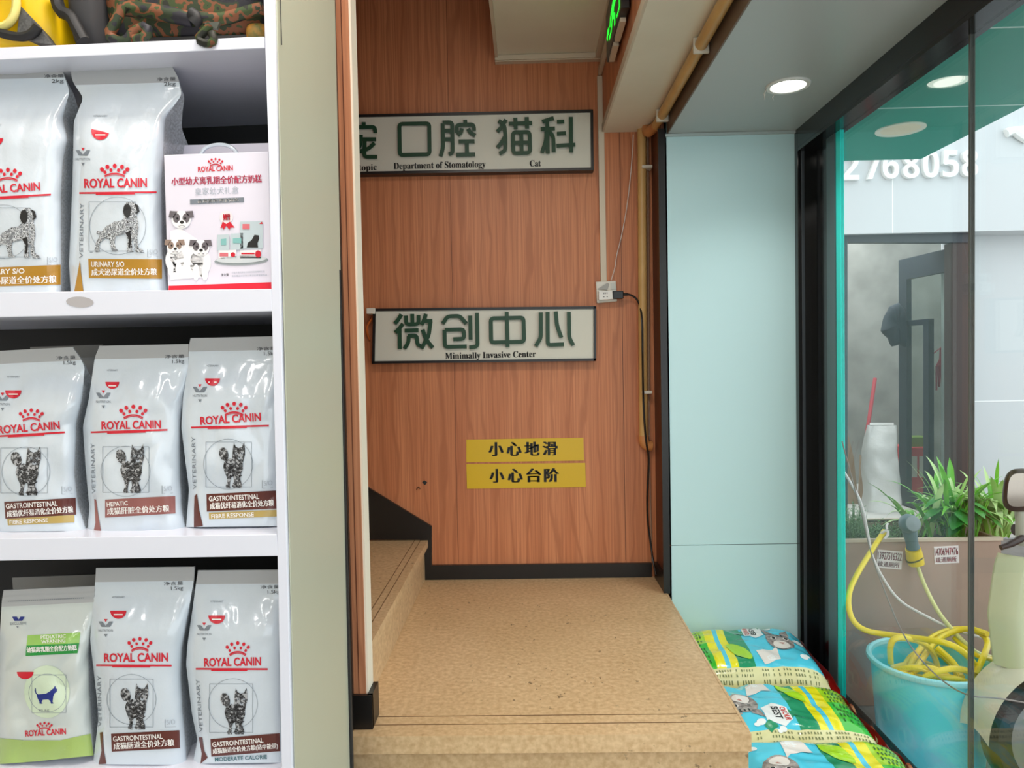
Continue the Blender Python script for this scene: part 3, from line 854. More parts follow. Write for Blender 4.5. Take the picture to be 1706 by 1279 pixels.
b = MB(); b.tube(hp([(1528, 942, 2.72), (1540, 975, 2.70), (1560, 1015, 2.62), (1580, 1042, 2.52), (1606, 1070, 2.46), (1630, 1090, 2.44), (1655, 1095, 2.45)]), .0075, 8, smooth=2); b.build('supply_tube', mat('pale_yellow_tube', (226, 222, 150), .35), sg, smooth=True)
b = MB(); b.tube(hp([(1400, 776, 2.66), (1418, 805, 2.66), (1436, 838, 2.67), (1446, 890, 2.70), (1452, 925, 2.69), (1466, 955, 2.69), (1495, 1000, 2.66), (1540, 1025, 2.58), (1600, 1055, 2.52), (1650, 1063, 2.5), (1680, 1080, 2.5)]), .005, 7, smooth=2)
tag(b.build('white_cable', mat('white_cord', (232, 222, 224), .5), smooth=True, origin=at(1466, 955, 2.69)), 'white cord running down past the planter to the hose bucket', 'cord')
b = MB(); b.tube(hp([(1403, 735, 2.5), (1420, 800, 2.5), (1437, 860, 2.5), (1450, 920, 2.5), (1470, 975, 2.45), (1500, 1050, 2.3), (1530, 1095, 2.18), (1570, 1135, 2.0), (1612, 1160, 1.86), (1660, 1162, 1.9), (1706, 1170, 1.95)]), .0022, 6, smooth=2)
tag(b.build('thin_wire', mat('grey_wire', (128, 118, 112), .5), smooth=True, origin=at(1470, 975, 2.45)), 'thin grey wire trailing across in front of the bucket', 'wire')
b = MB(); b.tube(hp([(1468, 888, 2.72), (1478, 882, 2.70), (1480, 890, 2.70), (1474, 897, 2.70)]), .005, 7, smooth=2); b.tube(hp([(1478, 882, 2.70), (1477, 876, 2.71), (1479, 872, 2.72)]), .004, 6)
b.build('end_clip', mat('white_cord', (232, 222, 224), .5), hs, smooth=True)

# ------------------------------------------------------------------ scooter, mostly outside the picture
YS = 2.15
sc_ = thing('motor_scooter', 'cream motor scooter parked outside at the right edge', 'scooter', (at(1760, 900, YS).x, YS, STREET))
M_body = mat('cream_body', (216, 212, 190), .25, coat=.4); M_dk = mat('scooter_black', (30, 30, 32), .35)
b = MB()
def mir(u, v):
    a = 2 * math.pi * u; rr = math.sin(math.pi * v) ** .45; z = math.cos(math.pi * v)
    x = 27 * rr * math.copysign(abs(math.cos(a)) ** .65, math.cos(a)); y = 36 * rr * math.copysign(abs(math.sin(a)) ** .65, math.sin(a))
    q = at(1699 + x + y * -.10, 816 + y, YS)
    return q + Vector((0, .018 * z, 0))
b.grid(mir, 28, 14); b.build('mirror_housing', M_dk, sc_, smooth=True)
b = MB(); b.add([at(1699 + x + y * -.10, 816 + y, YS - .0185) for x, y in [(20 * math.copysign(abs(math.cos(t)) ** .6, math.cos(t)), 28 * math.copysign(abs(math.sin(t)) ** .6, math.sin(t))) for t in [k * .262 for k in range(24)]]], [tuple(range(24))])
b.build('mirror_glass', mat('mirror_silver', (170, 160, 150), .08, metal=.9), sc_)
b = MB(); b.tube(hp([(1701, 850, YS + .01), (1702, 870, YS + .01), (1705, 905, YS + .02)]), [.017, .016, .02], 12); b.build('mirror_stem', mat('stem_grey', (178, 180, 168), .4), sc_, smooth=True)
b = MB(); b.tube(hp([(1667, 912, YS - .01), (1680, 908, YS - .01), (1700, 898, YS), (1720, 886, YS + .02)]), [.008, .010, .011, .012], 10, smooth=1); b.tube(hp([(1690, 882, YS + .05), (1740, 885, YS + .05), (1800, 890, YS + .05)]), .017, 12)
b.build('handlebar', M_dk, sc_, smooth=True)
b = MB()
def shield(u, v):
    y = 925 + 185 * v
    xl = 1668 - 24 * math.sin(min(1, v * 1.5) * 1.57) + 14 * max(0, v - .6)
    xl = 1672 - 26 * v ** .6 + 38 * max(0, v - .55)
    q = at(xl + (52 - 10 * v) * u, y, YS)
    return q + Vector((0, -.06 * math.sin(u * 2.2) + .02, 0))
b.grid(shield, 14, 16)
def shield2(u, v): return shield(u, v) + Vector((.004, .012, 0))
b.grid(shield2, 14, 16)
b.build('leg_shield', mat('milky_shield', (206, 210, 176), .2, coat=.5), sc_, smooth=True)
b = MB(); b.grid(lambda u, v: at(1688 + 90 * u - 4 * math.sin(v * 3), 935 + 150 * v, YS + .05), 6, 8); b.grid(lambda u, v: at(1688 + 90 * u - 4 * math.sin(v * 3), 935 + 150 * v, YS + .07), 6, 8); b.build('inner_panel', mat('taupe_panel', (110, 98, 84), .5), sc_, smooth=True)
b = MB(); b.tube(hp([(1760, 890, YS + .05), (1755, 1000, YS + .02), (1745, 1150, YS)]), .035, 14); b.build('steering_column', M_dk, sc_, smooth=True)
wc = at(1755, 1235, YS); wc.z = STREET + .205
def wheel(c, nm):
    w = MB(); Mx = Matrix.Rotation(R(90), 3, 'X')
    w.lathe(c, [(.15, -.04), (.19, -.042), (.205, -.02), (.205, .02), (.19, .042), (.15, .04)], 36, 0, Mx); o = w.build('tyre', M_dk, sc_, smooth=True)
    w = MB(); w.lathe(c, [(.02, -.03), (.05, -.02), (.15, -.015), (.15, .015), (.05, .02), (.02, .03)], 24, 0, Mx); w.build('wheel_hub', mat('hub_silver', (170, 170, 170), .3, metal=.8), sc_, smooth=True)
wheel(wc, 'front'); wheel(wc + Vector((1.12, 0, 0)), 'rear')
b = MB()
def fend(u, v):
    a = R(20 + 160 * u); return wc + Vector((.235 * math.cos(a), -.07 + .14 * v, .235 * math.sin(a) + .02 * math.sin(math.pi * v)))
b.grid(fend, 20, 8); b.build('front_fender', M_body, sc_, smooth=True)
b = MB(); b.box(wc.x + .28, wc.x + .85, YS - .13, YS + .13, STREET + .2, STREET + .27); b.box(wc.x + .75, wc.x + 1.4, YS - .12, YS + .12, STREET + .3, STREET + .62); b.build('body_shell', M_body, sc_, bevel=.03)
b = MB(); b.box(wc.x + .72, wc.x + 1.4, YS - .13, YS + .13, STREET + .63, STREET + .72); b.build('seat', M_dk, sc_, bevel=.03)
# ------------------------------------------------------------------ green lettered sign boxes on the back wall
M_face = mat('sign_face', (212, 210, 196), 0.45)
M_green = mat('sign_green', (9, 62, 36), 0.45)
M_ink = mat('sign_ink', (30, 32, 30), 0.5)
def stroke(b, pts, w, Y, d, mi=0, close=False, rnd=2):
    pts = [Vector((p[0], p[1])) for p in pts]
    n0 = len(pts)
    if n0 > 2:
        # round the bends
        out = []
        rng = range(n0) if close else range(1, n0 - 1)
        if not close: out.append(pts[0])
        for i in rng:
            a, p, c = pts[i - 1], pts[i], pts[(i + 1) % n0]
            ra = min(w * .8, (a - p).length * .45); rc = min(w * .8, (c - p).length * .45)
            s = p + (a - p).normalized() * ra; e = p + (c - p).normalized() * rc
            for k in range(5):
                t = k / 4; out.append(s * (1 - t) ** 2 + p * 2 * t * (1 - t) + e * t * t)
        if not close: out.append(pts[-1])
        pts = out
    n = len(pts); vs = []
    for i in range(n):
        a = pts[i - 1] if (i or close) else pts[0]; c = pts[(i + 1) % n] if (i < n - 1 or close) else pts[-1]
        t = (c - a).normalized(); q = Vector((-t.y, t.x)) * w / 2
        e = Vector((0, 0))
        l, r = pts[i] - q, pts[i] + q
        vs += [at(l.x, l.y, Y - d), at(r.x, r.y, Y - d), at(r.x, r.y, Y), at(l.x, l.y, Y)]
    fs = []
    for i in range(n if close else n - 1):
        j = (i + 1) % n
        for k in range(4): fs.append((i * 4 + k, i * 4 + (k + 1) % 4, j * 4 + (k + 1) % 4, j * 4 + k))
    if not close: fs += [(3, 2, 1, 0), tuple(4 * (n - 1) + k for k in range(4))]
    b.add(vs, fs, mi)

def sign(name, label, corners, strokes, sx, sy, caps, w, depth=0.045):
    """corners: top-left, top-right, bottom-right, bottom-left in pixels at the face"""
    Y = YB - depth
    o = thing(name, label, 'sign', at((corners[0][0] + corners[2][0]) / 2, corners[2][1], YB), 'green lettered sign boxes')
    P = [at(x, y, Y) for x, y in corners]
    c = sum(P, Vector()) / 4
    b = MB(); b.prism([p + (c - p) * 0.004 for p in P], (0, depth - .001, 0)); b.build('face', M_face, o)
    b = MB()
    fw = 0.011
    for i in range(4):
        p, q = P[i], P[(i + 1) % 4]
        d = (q - p).normalized(); nrm = Vector((0, 1, 0)).cross(d).normalized()
        if nrm.dot(c - p) < 0: nrm = -nrm
        b.prism([p - d * 0, q + d * 0, q + nrm * fw, p + nrm * fw], (0, depth - .0005, 0))
    for v in b.v:
        if v.y < Y + .001: v.y -= .006
    b.build('frame', M_black, o)
    b = MB()
    for st in strokes:
        close = len(st) > 2 and st[-1] == 'c'
        pts = [(p[0] / 2.941 + sx, p[1] / 2.941 + sy) for p in (st[:-1] if close else st)]
        stroke(b, pts, w, Y - .0005, .010 + .00022 * len(b.m) / 40, 0, close)
    b.build('characters', M_green, o)
    b = MB()
    for txt, p0, p1, h in caps: b.text(serif(txt), p0, p1, h, plane(Y - .0012), bold=.25)
    b.build('caption', M_ink, o)
    return o
S_up = [
 [(70, 655), (70, 622), (190, 622), (192, 652)], [(135, 598), (135, 624)], [(62, 682), (196, 682)], [(122, 660), (118, 715), (70, 775)], [(140, 690), (138, 768), (202, 768)], [(188, 700), (160, 728), (108, 745)],
 [(310, 607), (456, 604), (458, 756), (312, 759), 'c'],
 [(522, 604), (524, 722), (512, 765)], [(522, 600), (568, 598), (571, 748), (552, 756)], [(528, 640), (566, 640)], [(530, 682), (566, 682)],
 [(632, 586), (633, 610)], [(592, 650), (590, 612), (674, 609), (675, 640)], [(616, 628), (612, 648), (596, 662)], [(646, 630), (658, 650), (682, 664)], [(600, 693), (678, 692)], [(640, 693), (641, 754)], [(588, 758), (681, 756)],
 [(796, 590), (824, 612), (829, 660), (829, 738), (800, 752)], [(832, 585), (812, 622), (790, 645)], [(826, 672), (806, 705), (790, 722)], [(846, 606), (960, 602)], [(878, 576), (880, 632)], [(934, 573), (936, 630)],
 [(866, 648), (948, 646), (950, 748), (868, 750), 'c'], [(868, 700), (948, 698)], [(907, 648), (909, 748)],
 [(1066, 578), (1010, 596)], [(1002, 632), (1072, 629)], [(1034, 590), (1037, 752)], [(1030, 645), (1028, 690), (1008, 748)], [(1042, 640), (1064, 668), (1066, 745)],
 [(1082, 597), (1118, 595)], [(1082, 655), (1126, 652)], [(1080, 714), (1172, 708)], [(1150, 572), (1152, 746)]]
sign('sign_box', 'upper wall sign box with green characters and English department names', [(540, 192.5), (988, 183), (989, 284), (540, 292)], S_up, 560, 0,
     [('topic', (598, 287), (628, 286), 13), ('Department of Stomatology', (656, 285), (809, 281.5), 14), ('Cat', (883, 277.5), (901, 277), 10.5)], 6.6)
S_lo = [
 [(320, 216), (306, 240), (288, 262)], [(328, 262), (306, 290), (290, 306)], [(311, 288), (312, 386)], [(342, 222), (344, 266), (404, 264), (404, 220)], [(373, 214), (374, 264)], [(336, 296), (404, 294)],
 [(356, 322), (354, 356), (334, 384)], [(352, 322), (396, 320), (398, 362), (412, 372)], [(440, 214), (432, 242), (418, 268)], [(428, 250), (472, 248)], [(462, 256), (454, 318), (418, 384)], [(424, 290), (440, 338), (474, 380)],
 [(522, 262), (546, 226), (606, 224), (638, 262)], [(532, 292), (626, 290), (627, 336), (574, 338)], [(531, 292), (533, 376), (640, 373)], [(657, 222), (659, 340)], [(690, 208), (693, 374), (652, 378)],
 [(758, 236), (918, 232), (921, 350), (760, 354), 'c'], [(836, 204), (840, 376)],
 [(1003, 206), (1003, 330), (978, 372)], [(1036, 204), (1037, 366), (1116, 363)], [(1076, 202), (1082, 270), (1104, 330)], [(1140, 204), (1142, 330), (1162, 368)]]
sign('sign_box', 'lower wall sign box with four green characters over a line of English', [(622, 514), (993, 510), (993, 601), (620, 606)], S_lo, 560, 450,
     [('Minimally Invasive Center', (742, 601), (893, 597.5), 13.5)], 6.6)
# small white clip and loose orange wire at the left of the lower sign
b = MB(); p0 = at(611, 523, YB - .055); p1 = at(625, 513, YB - .055); b.box(p0.x, p1.x, YB - .065, YB, p0.z, p1.z)
tag(b.build('wall_clip', M_plastic, origin=((p0.x + p1.x) / 2, YB, p0.z), bevel=.003), 'small white clip at the top left corner of the lower sign', 'clip')
b = MB(); b.tube([at(621, 528, YB - .02), at(617, 535, YB - .03), at(611, 543, YB - .03), at(612, 556, YB - .02), at(616, 566, YB - .01)], .0042, 7, smooth=2)
tag(b.build('orange_wire', mat('orange_wire', (214, 112, 44), .5), smooth=True, origin=at(612, 550, YB - .01)), 'short orange wire end left of the lower sign', 'wire')
# little hole and hook lower on the wall
b = MB(); b.patch([(703, 803), (707, 800), (712, 803), (708, 808)], plane(YB - .002)); b.tube([at(700, 814, YB - .006), at(697, 811, YB - .012), at(694, 815, YB - .006)], .002, 6)
tag(b.build('wall_hook', M_ink, origin=at(705, 805, YB)), 'tiny dark hook and hole in the wood left of the yellow notices', 'hook')

# ------------------------------------------------------------------ yellow notices
M_yel = mat('notice_yellow', (214, 176, 4), 0.35)
def notice(txt, c, xs_, yb, label):
    o = thing('warning_notice', label, 'notice', at(c[3][0], c[3][1], YB), 'yellow floor warning notices')
    b = MB(); b.prism([at(x, y, YB - .003) for x, y in c], (0, .0029, 0)); b.build('sheet', M_yel, o)
    b = MB()
    for ch, x in zip(txt, xs_): b.text(ch, (x, yb - (x - 815) * .012), (x + 23, yb - (x - 792) * .012), 23, plane(YB - .0038), bold=1.3)
    b.build('lettering', M_ink, o)
notice('小心地滑', [(777, 732), (972, 729), (973, 767), (777, 770)], [815, 845, 875, 905], 759.5, 'yellow wall notice with four black characters, upper of the pair')
notice('小心台阶', [(777, 773), (975, 771), (976, 811), (778, 814)], [816.5, 847, 878, 907.5], 804, 'yellow wall notice with four black characters, lower of the pair')

# ------------------------------------------------------------------ socket, trunking, wires
b = MB()
p0, p1 = at(996, 470, YB - .012), at(1009, 126, YB - .012)
b.prism([at(1001, 470, YB - .014), at(1011, 470, YB - .014), at(1005, 126, YB - .014), at(995, 126, YB - .014)], (0, .0138, 0))
tag(b.build('cable_trunking', M_creamtrim, origin=at(1006, 470, YB), bevel=.001), 'cream cable trunking running up the wall from the white socket', 'trunking')
# the trunking goes on along the beam towards the camera
b = MB(); b.box(.318, .332, 1.6, YB - .002, ZB + .235, ZB + .262)
struct(b.build('trim_5', M_creamtrim))
so = thing('wall_socket', 'white double wall socket with a grey multi-plug adaptor right of the lower sign', 'socket', at(1010, 503, YB))
b = MB(); b.prism([at(x, y, YB - .022) for x, y in ((992.5, 469), (1026.5, 467.5), (1028.5, 502), (994.5, 505))], (0, .0218, 0)); b.build('plate', M_plastic, so, bevel=.004)
b = MB(); b.prism([at(x, y, YB - .055) for x, y in ((997.5, 485), (1020, 484), (1021, 498), (998, 499.5))], (0, .033, 0))
for x, y, dx, dy in ((1006, 488.5, 1.2, 2.6), (1008.6, 488.3, 1.2, 2.6), (1011.4, 488.1, 1.2, 2.6), (1006, 494.5, 2, 1.2), (1011.6, 494.2, 2, 1.2)):
    b.patch([(x - dx / 2, y - dy / 2), (x + dx / 2, y - dy / 2), (x + dx / 2, y + dy / 2), (x - dx / 2, y + dy / 2)], plane(YB - .0556), 1)
b.build('adaptor', [mat('adaptor_white', (232, 230, 224), .35), M_ink], so)
b = MB(); b.prism([at(x, y, YB - .030) for x, y in ((996, 481), (1012, 471), (1015, 473), (1012, 483))], (0, .012, 0)); b.build('plug_pin_block', mat('socket_grey', (168, 166, 160), .4), so)
b = MB(); b.prism([at(x, y, YB - .026) for x, y in ((1017, 471), (1025, 470.5), (1026, 481), (1018, 482))], (0, .005, 0)); b.build('switch', mat('socket_switch', (206, 208, 198), .4), so)
pc = thing('power_cable', 'black power plug and cable drooping from the socket down to the floor', 'cable', at(1038, 491, YB - .04))
b = MB(); b.prism([at(x, y, YB - .058) for x, y in ((1020.5, 484.5), (1039, 484.5), (1039, 497), (1021, 497.5))], (0, .03, 0)); b.build('plug', M_black, pc, bevel=.003)
b = MB(); b.tube([at(1039, 490.5, YB - .045), at(1048, 490, YB - .045), at(1060, 496, YB - .04), at(1067, 510, YB - .035), at(1070, 535, YB - .07), at(1070.5, 600, YB - .075), at(1072, 680, YB - .075), at(1076, 735, YB - .06), at(1081, 760, YB - .03), at(1080, 790, YB - .02), at(1078, 830, YB - .02), at(1079, 870, YB - .02), at(1084, 905, YB - .02), at(1088, 935, YB - .06), at(1093, 958, YB - .10)], [.006] + [.0042] * 14, 8, smooth=2)
b.build('cord', M_black, pc, smooth=True)
b = MB(); b.tube([at(1055, 224, YB - .03), at(1054, 250, YB - .02), at(1049, 310, YB - .02), at(1042, 360, YB - .015), at(1034, 400, YB - .012), at(1027, 425, YB - .015), at(1025, 445, YB - .02), at(1018, 467, YB - .02)], .0022, 6, smooth=2)
tag(b.build('white_wire', mat('thin_white_wire', (222, 206, 196), .5), smooth=True, origin=at(1018, 467, YB - .02)), 'thin white wire hanging loose from the beam to the socket', 'wire')

# ------------------------------------------------------------------ painted pipe
M_pipe = mat('ochre_pipe', (218, 178, 114), 0.4, var=(9, (204, 162, 100)))
M_elb = mat('elbow_brown', (206, 140, 84), 0.4)
RP = .0185
YPV = YB - .032
yb_h = 2.80
top = at(1069, 196, YPV); zp = top.z
corner = Vector((.52, YPV - .02, zp + .004))
zrun = ZB - .024
pp = thing('wall_pipe', 'ochre painted pipe down the wood wall and along the cream beam', 'pipe', at(1070, 742, YPV))
b = MB(); b.tube([at(1072, 730, YPV), at(1070, 400, YPV), top - Vector((0, 0, .03))], RP, 14); b.build('vertical_run', M_pipe, pp, smooth=True)
b = MB(); b.tube([top - Vector((0, 0, .045)), top - Vector((0, 0, .012)), top + Vector((.012, 0, .012)), top + Vector((.03, -.01, .014))], RP * 1.14, 14, smooth=2); b.build('elbow', M_elb, pp, smooth=True)
xr_ = XCE - .032
b = MB(); b.tube([top + Vector((.03, -.01, .014)), Vector((xr_ - .03, YPV - .05, zrun - .01)), Vector((xr_ - .008, YPV - .075, zrun)), Vector((xr_, YPV - .12, zrun))], RP * 1.12, 14, smooth=2); b.build('elbow', M_elb, pp, smooth=True)
b = MB(); b.tube([Vector((xr_, YPV - .115, zrun)), Vector((xr_, 1.0, zrun)), Vector((xr_, -1.0, zrun))], RP, 14); b.build('horizontal_run', M_pipe, pp, smooth=True)
b = MB(); e = at(1072, 730, YPV); b.tube([e + Vector((0, 0, .012)), e - Vector((0, 0, .012)), e + Vector((.010, .004, -.03)), e + Vector((.034, .008, -.034))], RP * 1.16, 14, smooth=2); b.build('elbow', M_elb, pp, smooth=True)
for py in (280, 653):
    q = at(1073, py, YPV)
    b = MB(); b.box(q.x - .012, q.x + .03, YPV - .028, YPV + .03, q.z - .006, q.z + .006); b.build('pipe_clip', M_plastic, pp, bevel=.002)
for yy in (2.78, 2.17, 1.6):
    b = MB(); b.box(xr_ - .022, xr_ + .024, yy - .006, yy + .006, zrun - .024, zrun + .022); b.build('pipe_clip', M_plastic, pp, bevel=.002)
# narrow grey conduit beside the pipe
b = MB(); b.tube([at(1081, 655, YPV + .015), at(1080, 400, YPV + .015), at(1079, 205, YPV + .015)], .005, 8); b.tube([at(1081, 655, YPV + .015), at(1082, 760, YPV + .018), at(1086, 935, YPV + .02)], .003, 8)
tag(b.build('thin_conduit', mat('conduit_grey', (160, 130, 108), .5), smooth=True, origin=at(1082, 740, YPV + .015)), 'narrow grey conduit running close behind the ochre pipe', 'conduit')

# ------------------------------------------------------------------ exit sign on the beam
XE = .302
ex = thing('exit_sign', 'green lit emergency exit sign high on the beam, seen edge on', 'sign', (XE, 2.4, 2.15))
def onx(px, py): return atX(px, py, XE)
y0e, y1e = 2.20, 2.60
b = MB(); b.box(XE, XE + .026, y0e, y1e, 2.150, 2.315); b.build('housing', mat('exit_black', (18, 20, 20), .35), ex, bevel=.003)
b = MB()
def ef(u, v): return Vector((XE - .001, y1e - .015 - u * (y1e - y0e - .03), 2.157 + v * .15))
M_lit = mat('exit_lit_green', (10, 200, 40), .4, emit=(20, 255, 50), estr=1.4)
def epoly(pts, mi=0): b.patch(pts, ef, mi)
epoly([(.50, .80), (.53, .90), (.58, .90), (.60, .80), (.55, .74)])                                   # head
epoly([(.44, .70), (.58, .72), (.64, .58), (.74, .56), (.74, .50), (.60, .50), (.56, .42), (.66, .30), (.66, .08), (.60, .08), (.59, .26), (.48, .36), (.38, .20), (.22, .18), (.22, .26), (.36, .28), (.44, .46), (.42, .58), (.34, .52), (.30, .40), (.26, .43), (.30, .58)])
epoly([(.76, .06), (.96, .06), (.96, .92), (.76, .92), (.76, .86), (.91, .86), (.91, .12), (.76, .12)])    # doorway
epoly([(.02, .45), (.10, .62), (.10, .52), (.22, .52), (.22, .40), (.10, .40), (.10, .30)])                # arrow
b.build('pictogram', M_lit, ex)
b = MB(); b.box(XE + .004, XE + .022, 2.26, 2.40, 2.136, 2.149); b.box(XE + .004, XE + .022, 2.43, 2.56, 2.136, 2.149); b.build('lamp_strip', M_creamtrim, ex)
b = MB(); b.box(XE + .026, .333, 2.28, 2.50, 2.18, 2.26); b.build('bracket', M_black, ex)

# ------------------------------------------------------------------ recessed downlight
q = atZ(1313, 142, ZC)
dl = thing('recessed_downlight', 'bright round downlight in the grey ceiling by the window', 'light', (q.x, q.y, ZC))
b = MB(); b.lathe((q.x, q.y, ZC), [(.052, -.001), (.055, -.005), (.066, -.006), (.069, -.003), (.069, 0)], 44); b.build('trim_ring', mat('ring_white', (220, 222, 220), .35), dl, smooth=True)
b = MB(); b.lathe((q.x, q.y, ZC), [(.0001, -.0015), (.053, -.0015)], 44); b.build('diffuser', mat('lamp_glow', (255, 255, 250), .4, emit=(255, 252, 240), estr=9.0), dl)
b = MB()
for k, (dx, dy, l) in enumerate(((-.066, .01, .035), (-.060, .02, .02), (-.01, -.062, .02), (-.02, .0655, .018))):
    p = Vector((q.x + dx, q.y + dy, ZC - .003)); b.tube([p, p + Vector((-.008, 0, -l * .6)), p + Vector((-.004, .004, -l))], .0011, 5)
tag(b.build('cobweb_threads', mat('dusty_thread', (150, 146, 140), .9), origin=(q.x - .06, q.y, ZC)), 'dusty threads hanging from the rim of the bright downlight', 'cobweb')
sp = bpy.data.lights.new('downlight_and_fill_beam', 'SPOT'); sp.energy = 14; sp.spot_size = R(125); sp.spot_blend = .8; sp.shadow_soft_size = .05; sp.color = (1, .97, .92)
so_ = bpy.data.objects.new('downlight_and_fill_beam', sp); COL.objects.link(so_); so_.location = (q.x, q.y, ZC - .012)
added_spot = bpy.data.objects.new('downlight_and_fill_beam', sp); COL.objects.link(added_spot); added_spot.location = (q.x, q.y - 1.15, ZC - .012)  # second spot without a fixture, added to brighten the litter bags
# ------------------------------------------------------------------ white display shelf
YSH = 1.24
SD = 0.395
sh = thing('display_shelf', 'white display shelving unit with open compartments along the left', 'shelf', at(200, 1279, YSH) + Vector((0, .15, 0)))
def pp_(b, pts, Y, d, mi=0):
    b.prism([at(x, y, Y) for x, y in pts], (0, d, 0), mi)
b = MB(); pp_(b, [(424, -560), (439, 0), (447, 250), (453, 540), (462, 925), (469, 1279), (482, 1804), (500, 1804), (487, 1279), (478, 900), (470, 600), (463, 300), (457, 0), (443, -560)], YSH, SD)
b.build('upright', M_white, sh, bevel=.0015)
b = MB()
p, q = at(443, -560, YSH), at(500, 1804, YSH)
b.add([p + Vector((.0005, .008, 0)), q + Vector((.0005, .008, 0)), q + Vector((.0005, SD, 0)), p + Vector((.0005, SD, 0)), p + Vector((.0025, .008, 0)), q + Vector((.0025, .008, 0)), q + Vector((.0025, SD, 0)), p + Vector((.0025, SD, 0))],
      [(0, 1, 2, 3), (7, 6, 5, 4), (0, 4, 5, 1), (2, 6, 7, 3), (0, 3, 7, 4), (1, 5, 6, 2)])
g = at(467, 75, YSH + .02); b.box(g.x + .002, g.x + .0032, YSH + .019, YSH + .0205, g.z, 2.0, 1)
b.build('warm_light_side', [M_side_light, mat('panel_seam', (60, 60, 56), .6)], sh)  # thin olive sheet on the white upright, standing in for warm light
def board(pts, nm='shelf_board'):
    pts = pts[:3] + [pts[3], (-905, pts[3][1] + 14.5), (-905, pts[0][1] + 14.5)]
    b = MB(); pp_(b, pts, YSH, SD - .012); return b.build(nm, M_white, sh, bevel=.0012)
board([(-120, 84), (440, 60.5), (441, 80), (-120, 105)])
board([(-120, 488.5), (452, 481), (453.5, 518.5), (-120, 531)])
board([(-120, 899), (461, 890), (463, 926), (-120, 936)])
board([(-120, 1301), (470, 1296), (471, 1330), (-120, 1330)])
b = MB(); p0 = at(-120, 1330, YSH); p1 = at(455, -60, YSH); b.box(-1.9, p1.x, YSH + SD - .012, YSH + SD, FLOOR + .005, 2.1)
b.build('back_panel', M_backing, sh)
p = at(-905, 1804, YSH); b = MB(); b.box(p.x - .02, p.x, YSH, YSH + SD - .012, FLOOR + .004, 2.1); b.build('upright', M_white, sh, bevel=.0015)
q = at(470, 1330, YSH); b = MB(); b.box(p.x, q.x, YSH + .03, YSH + .05, FLOOR + .004, q.z - .004); b.build('plinth', M_white, sh)
# worn patch on the shelf edge
b = MB(); b.patch(ell(133, 503, 23, 9, 24, rot=3), plane(YSH - .0006)); b.build('adhesive_mark', mat('adhesive_grey', (176, 172, 174), .7), sh)

# ------------------------------------------------------------------ pet food bags
M_film = mat('glossy_white_film', (208, 218, 228), 0.18, coat=1.0, bump=(30, .14))
M_seal = mat('grey_seal_film', (172, 174, 177), 0.28, coat=.4)
M_guss = mat('gusset_small_print', (150, 154, 158), .3, coat=.4, var=(260, (186, 192, 198)))
M_gussw = mat('gusset_film', (200, 208, 216), .25, coat=.4)
M_red = mat('print_red', (206, 26, 50), .3)
M_grey_ink = mat('print_grey', (120, 128, 138), .4)
M_lgrey_ink = mat('print_light_grey', (172, 180, 190), .4)
M_lgrey_ink2 = mat('print_outline_grey', (140, 150, 160), .4)
M_wht = mat('print_white', (240, 236, 232), .35)
M_tabby = blotch('tabby_print', [(18, 18, 22), (36, 36, 40), (104, 106, 110), (24, 24, 28), (170, 172, 176)], 190, .35, stretch=(1, 1, 1.0))
M_spot = blotch('speckled_dog_print', [(30, 30, 34), (206, 210, 214), (70, 72, 76), (210, 214, 218), (120, 124, 130)], 190, .35)
M_blk = mat('print_black', (24, 24, 28), .35)

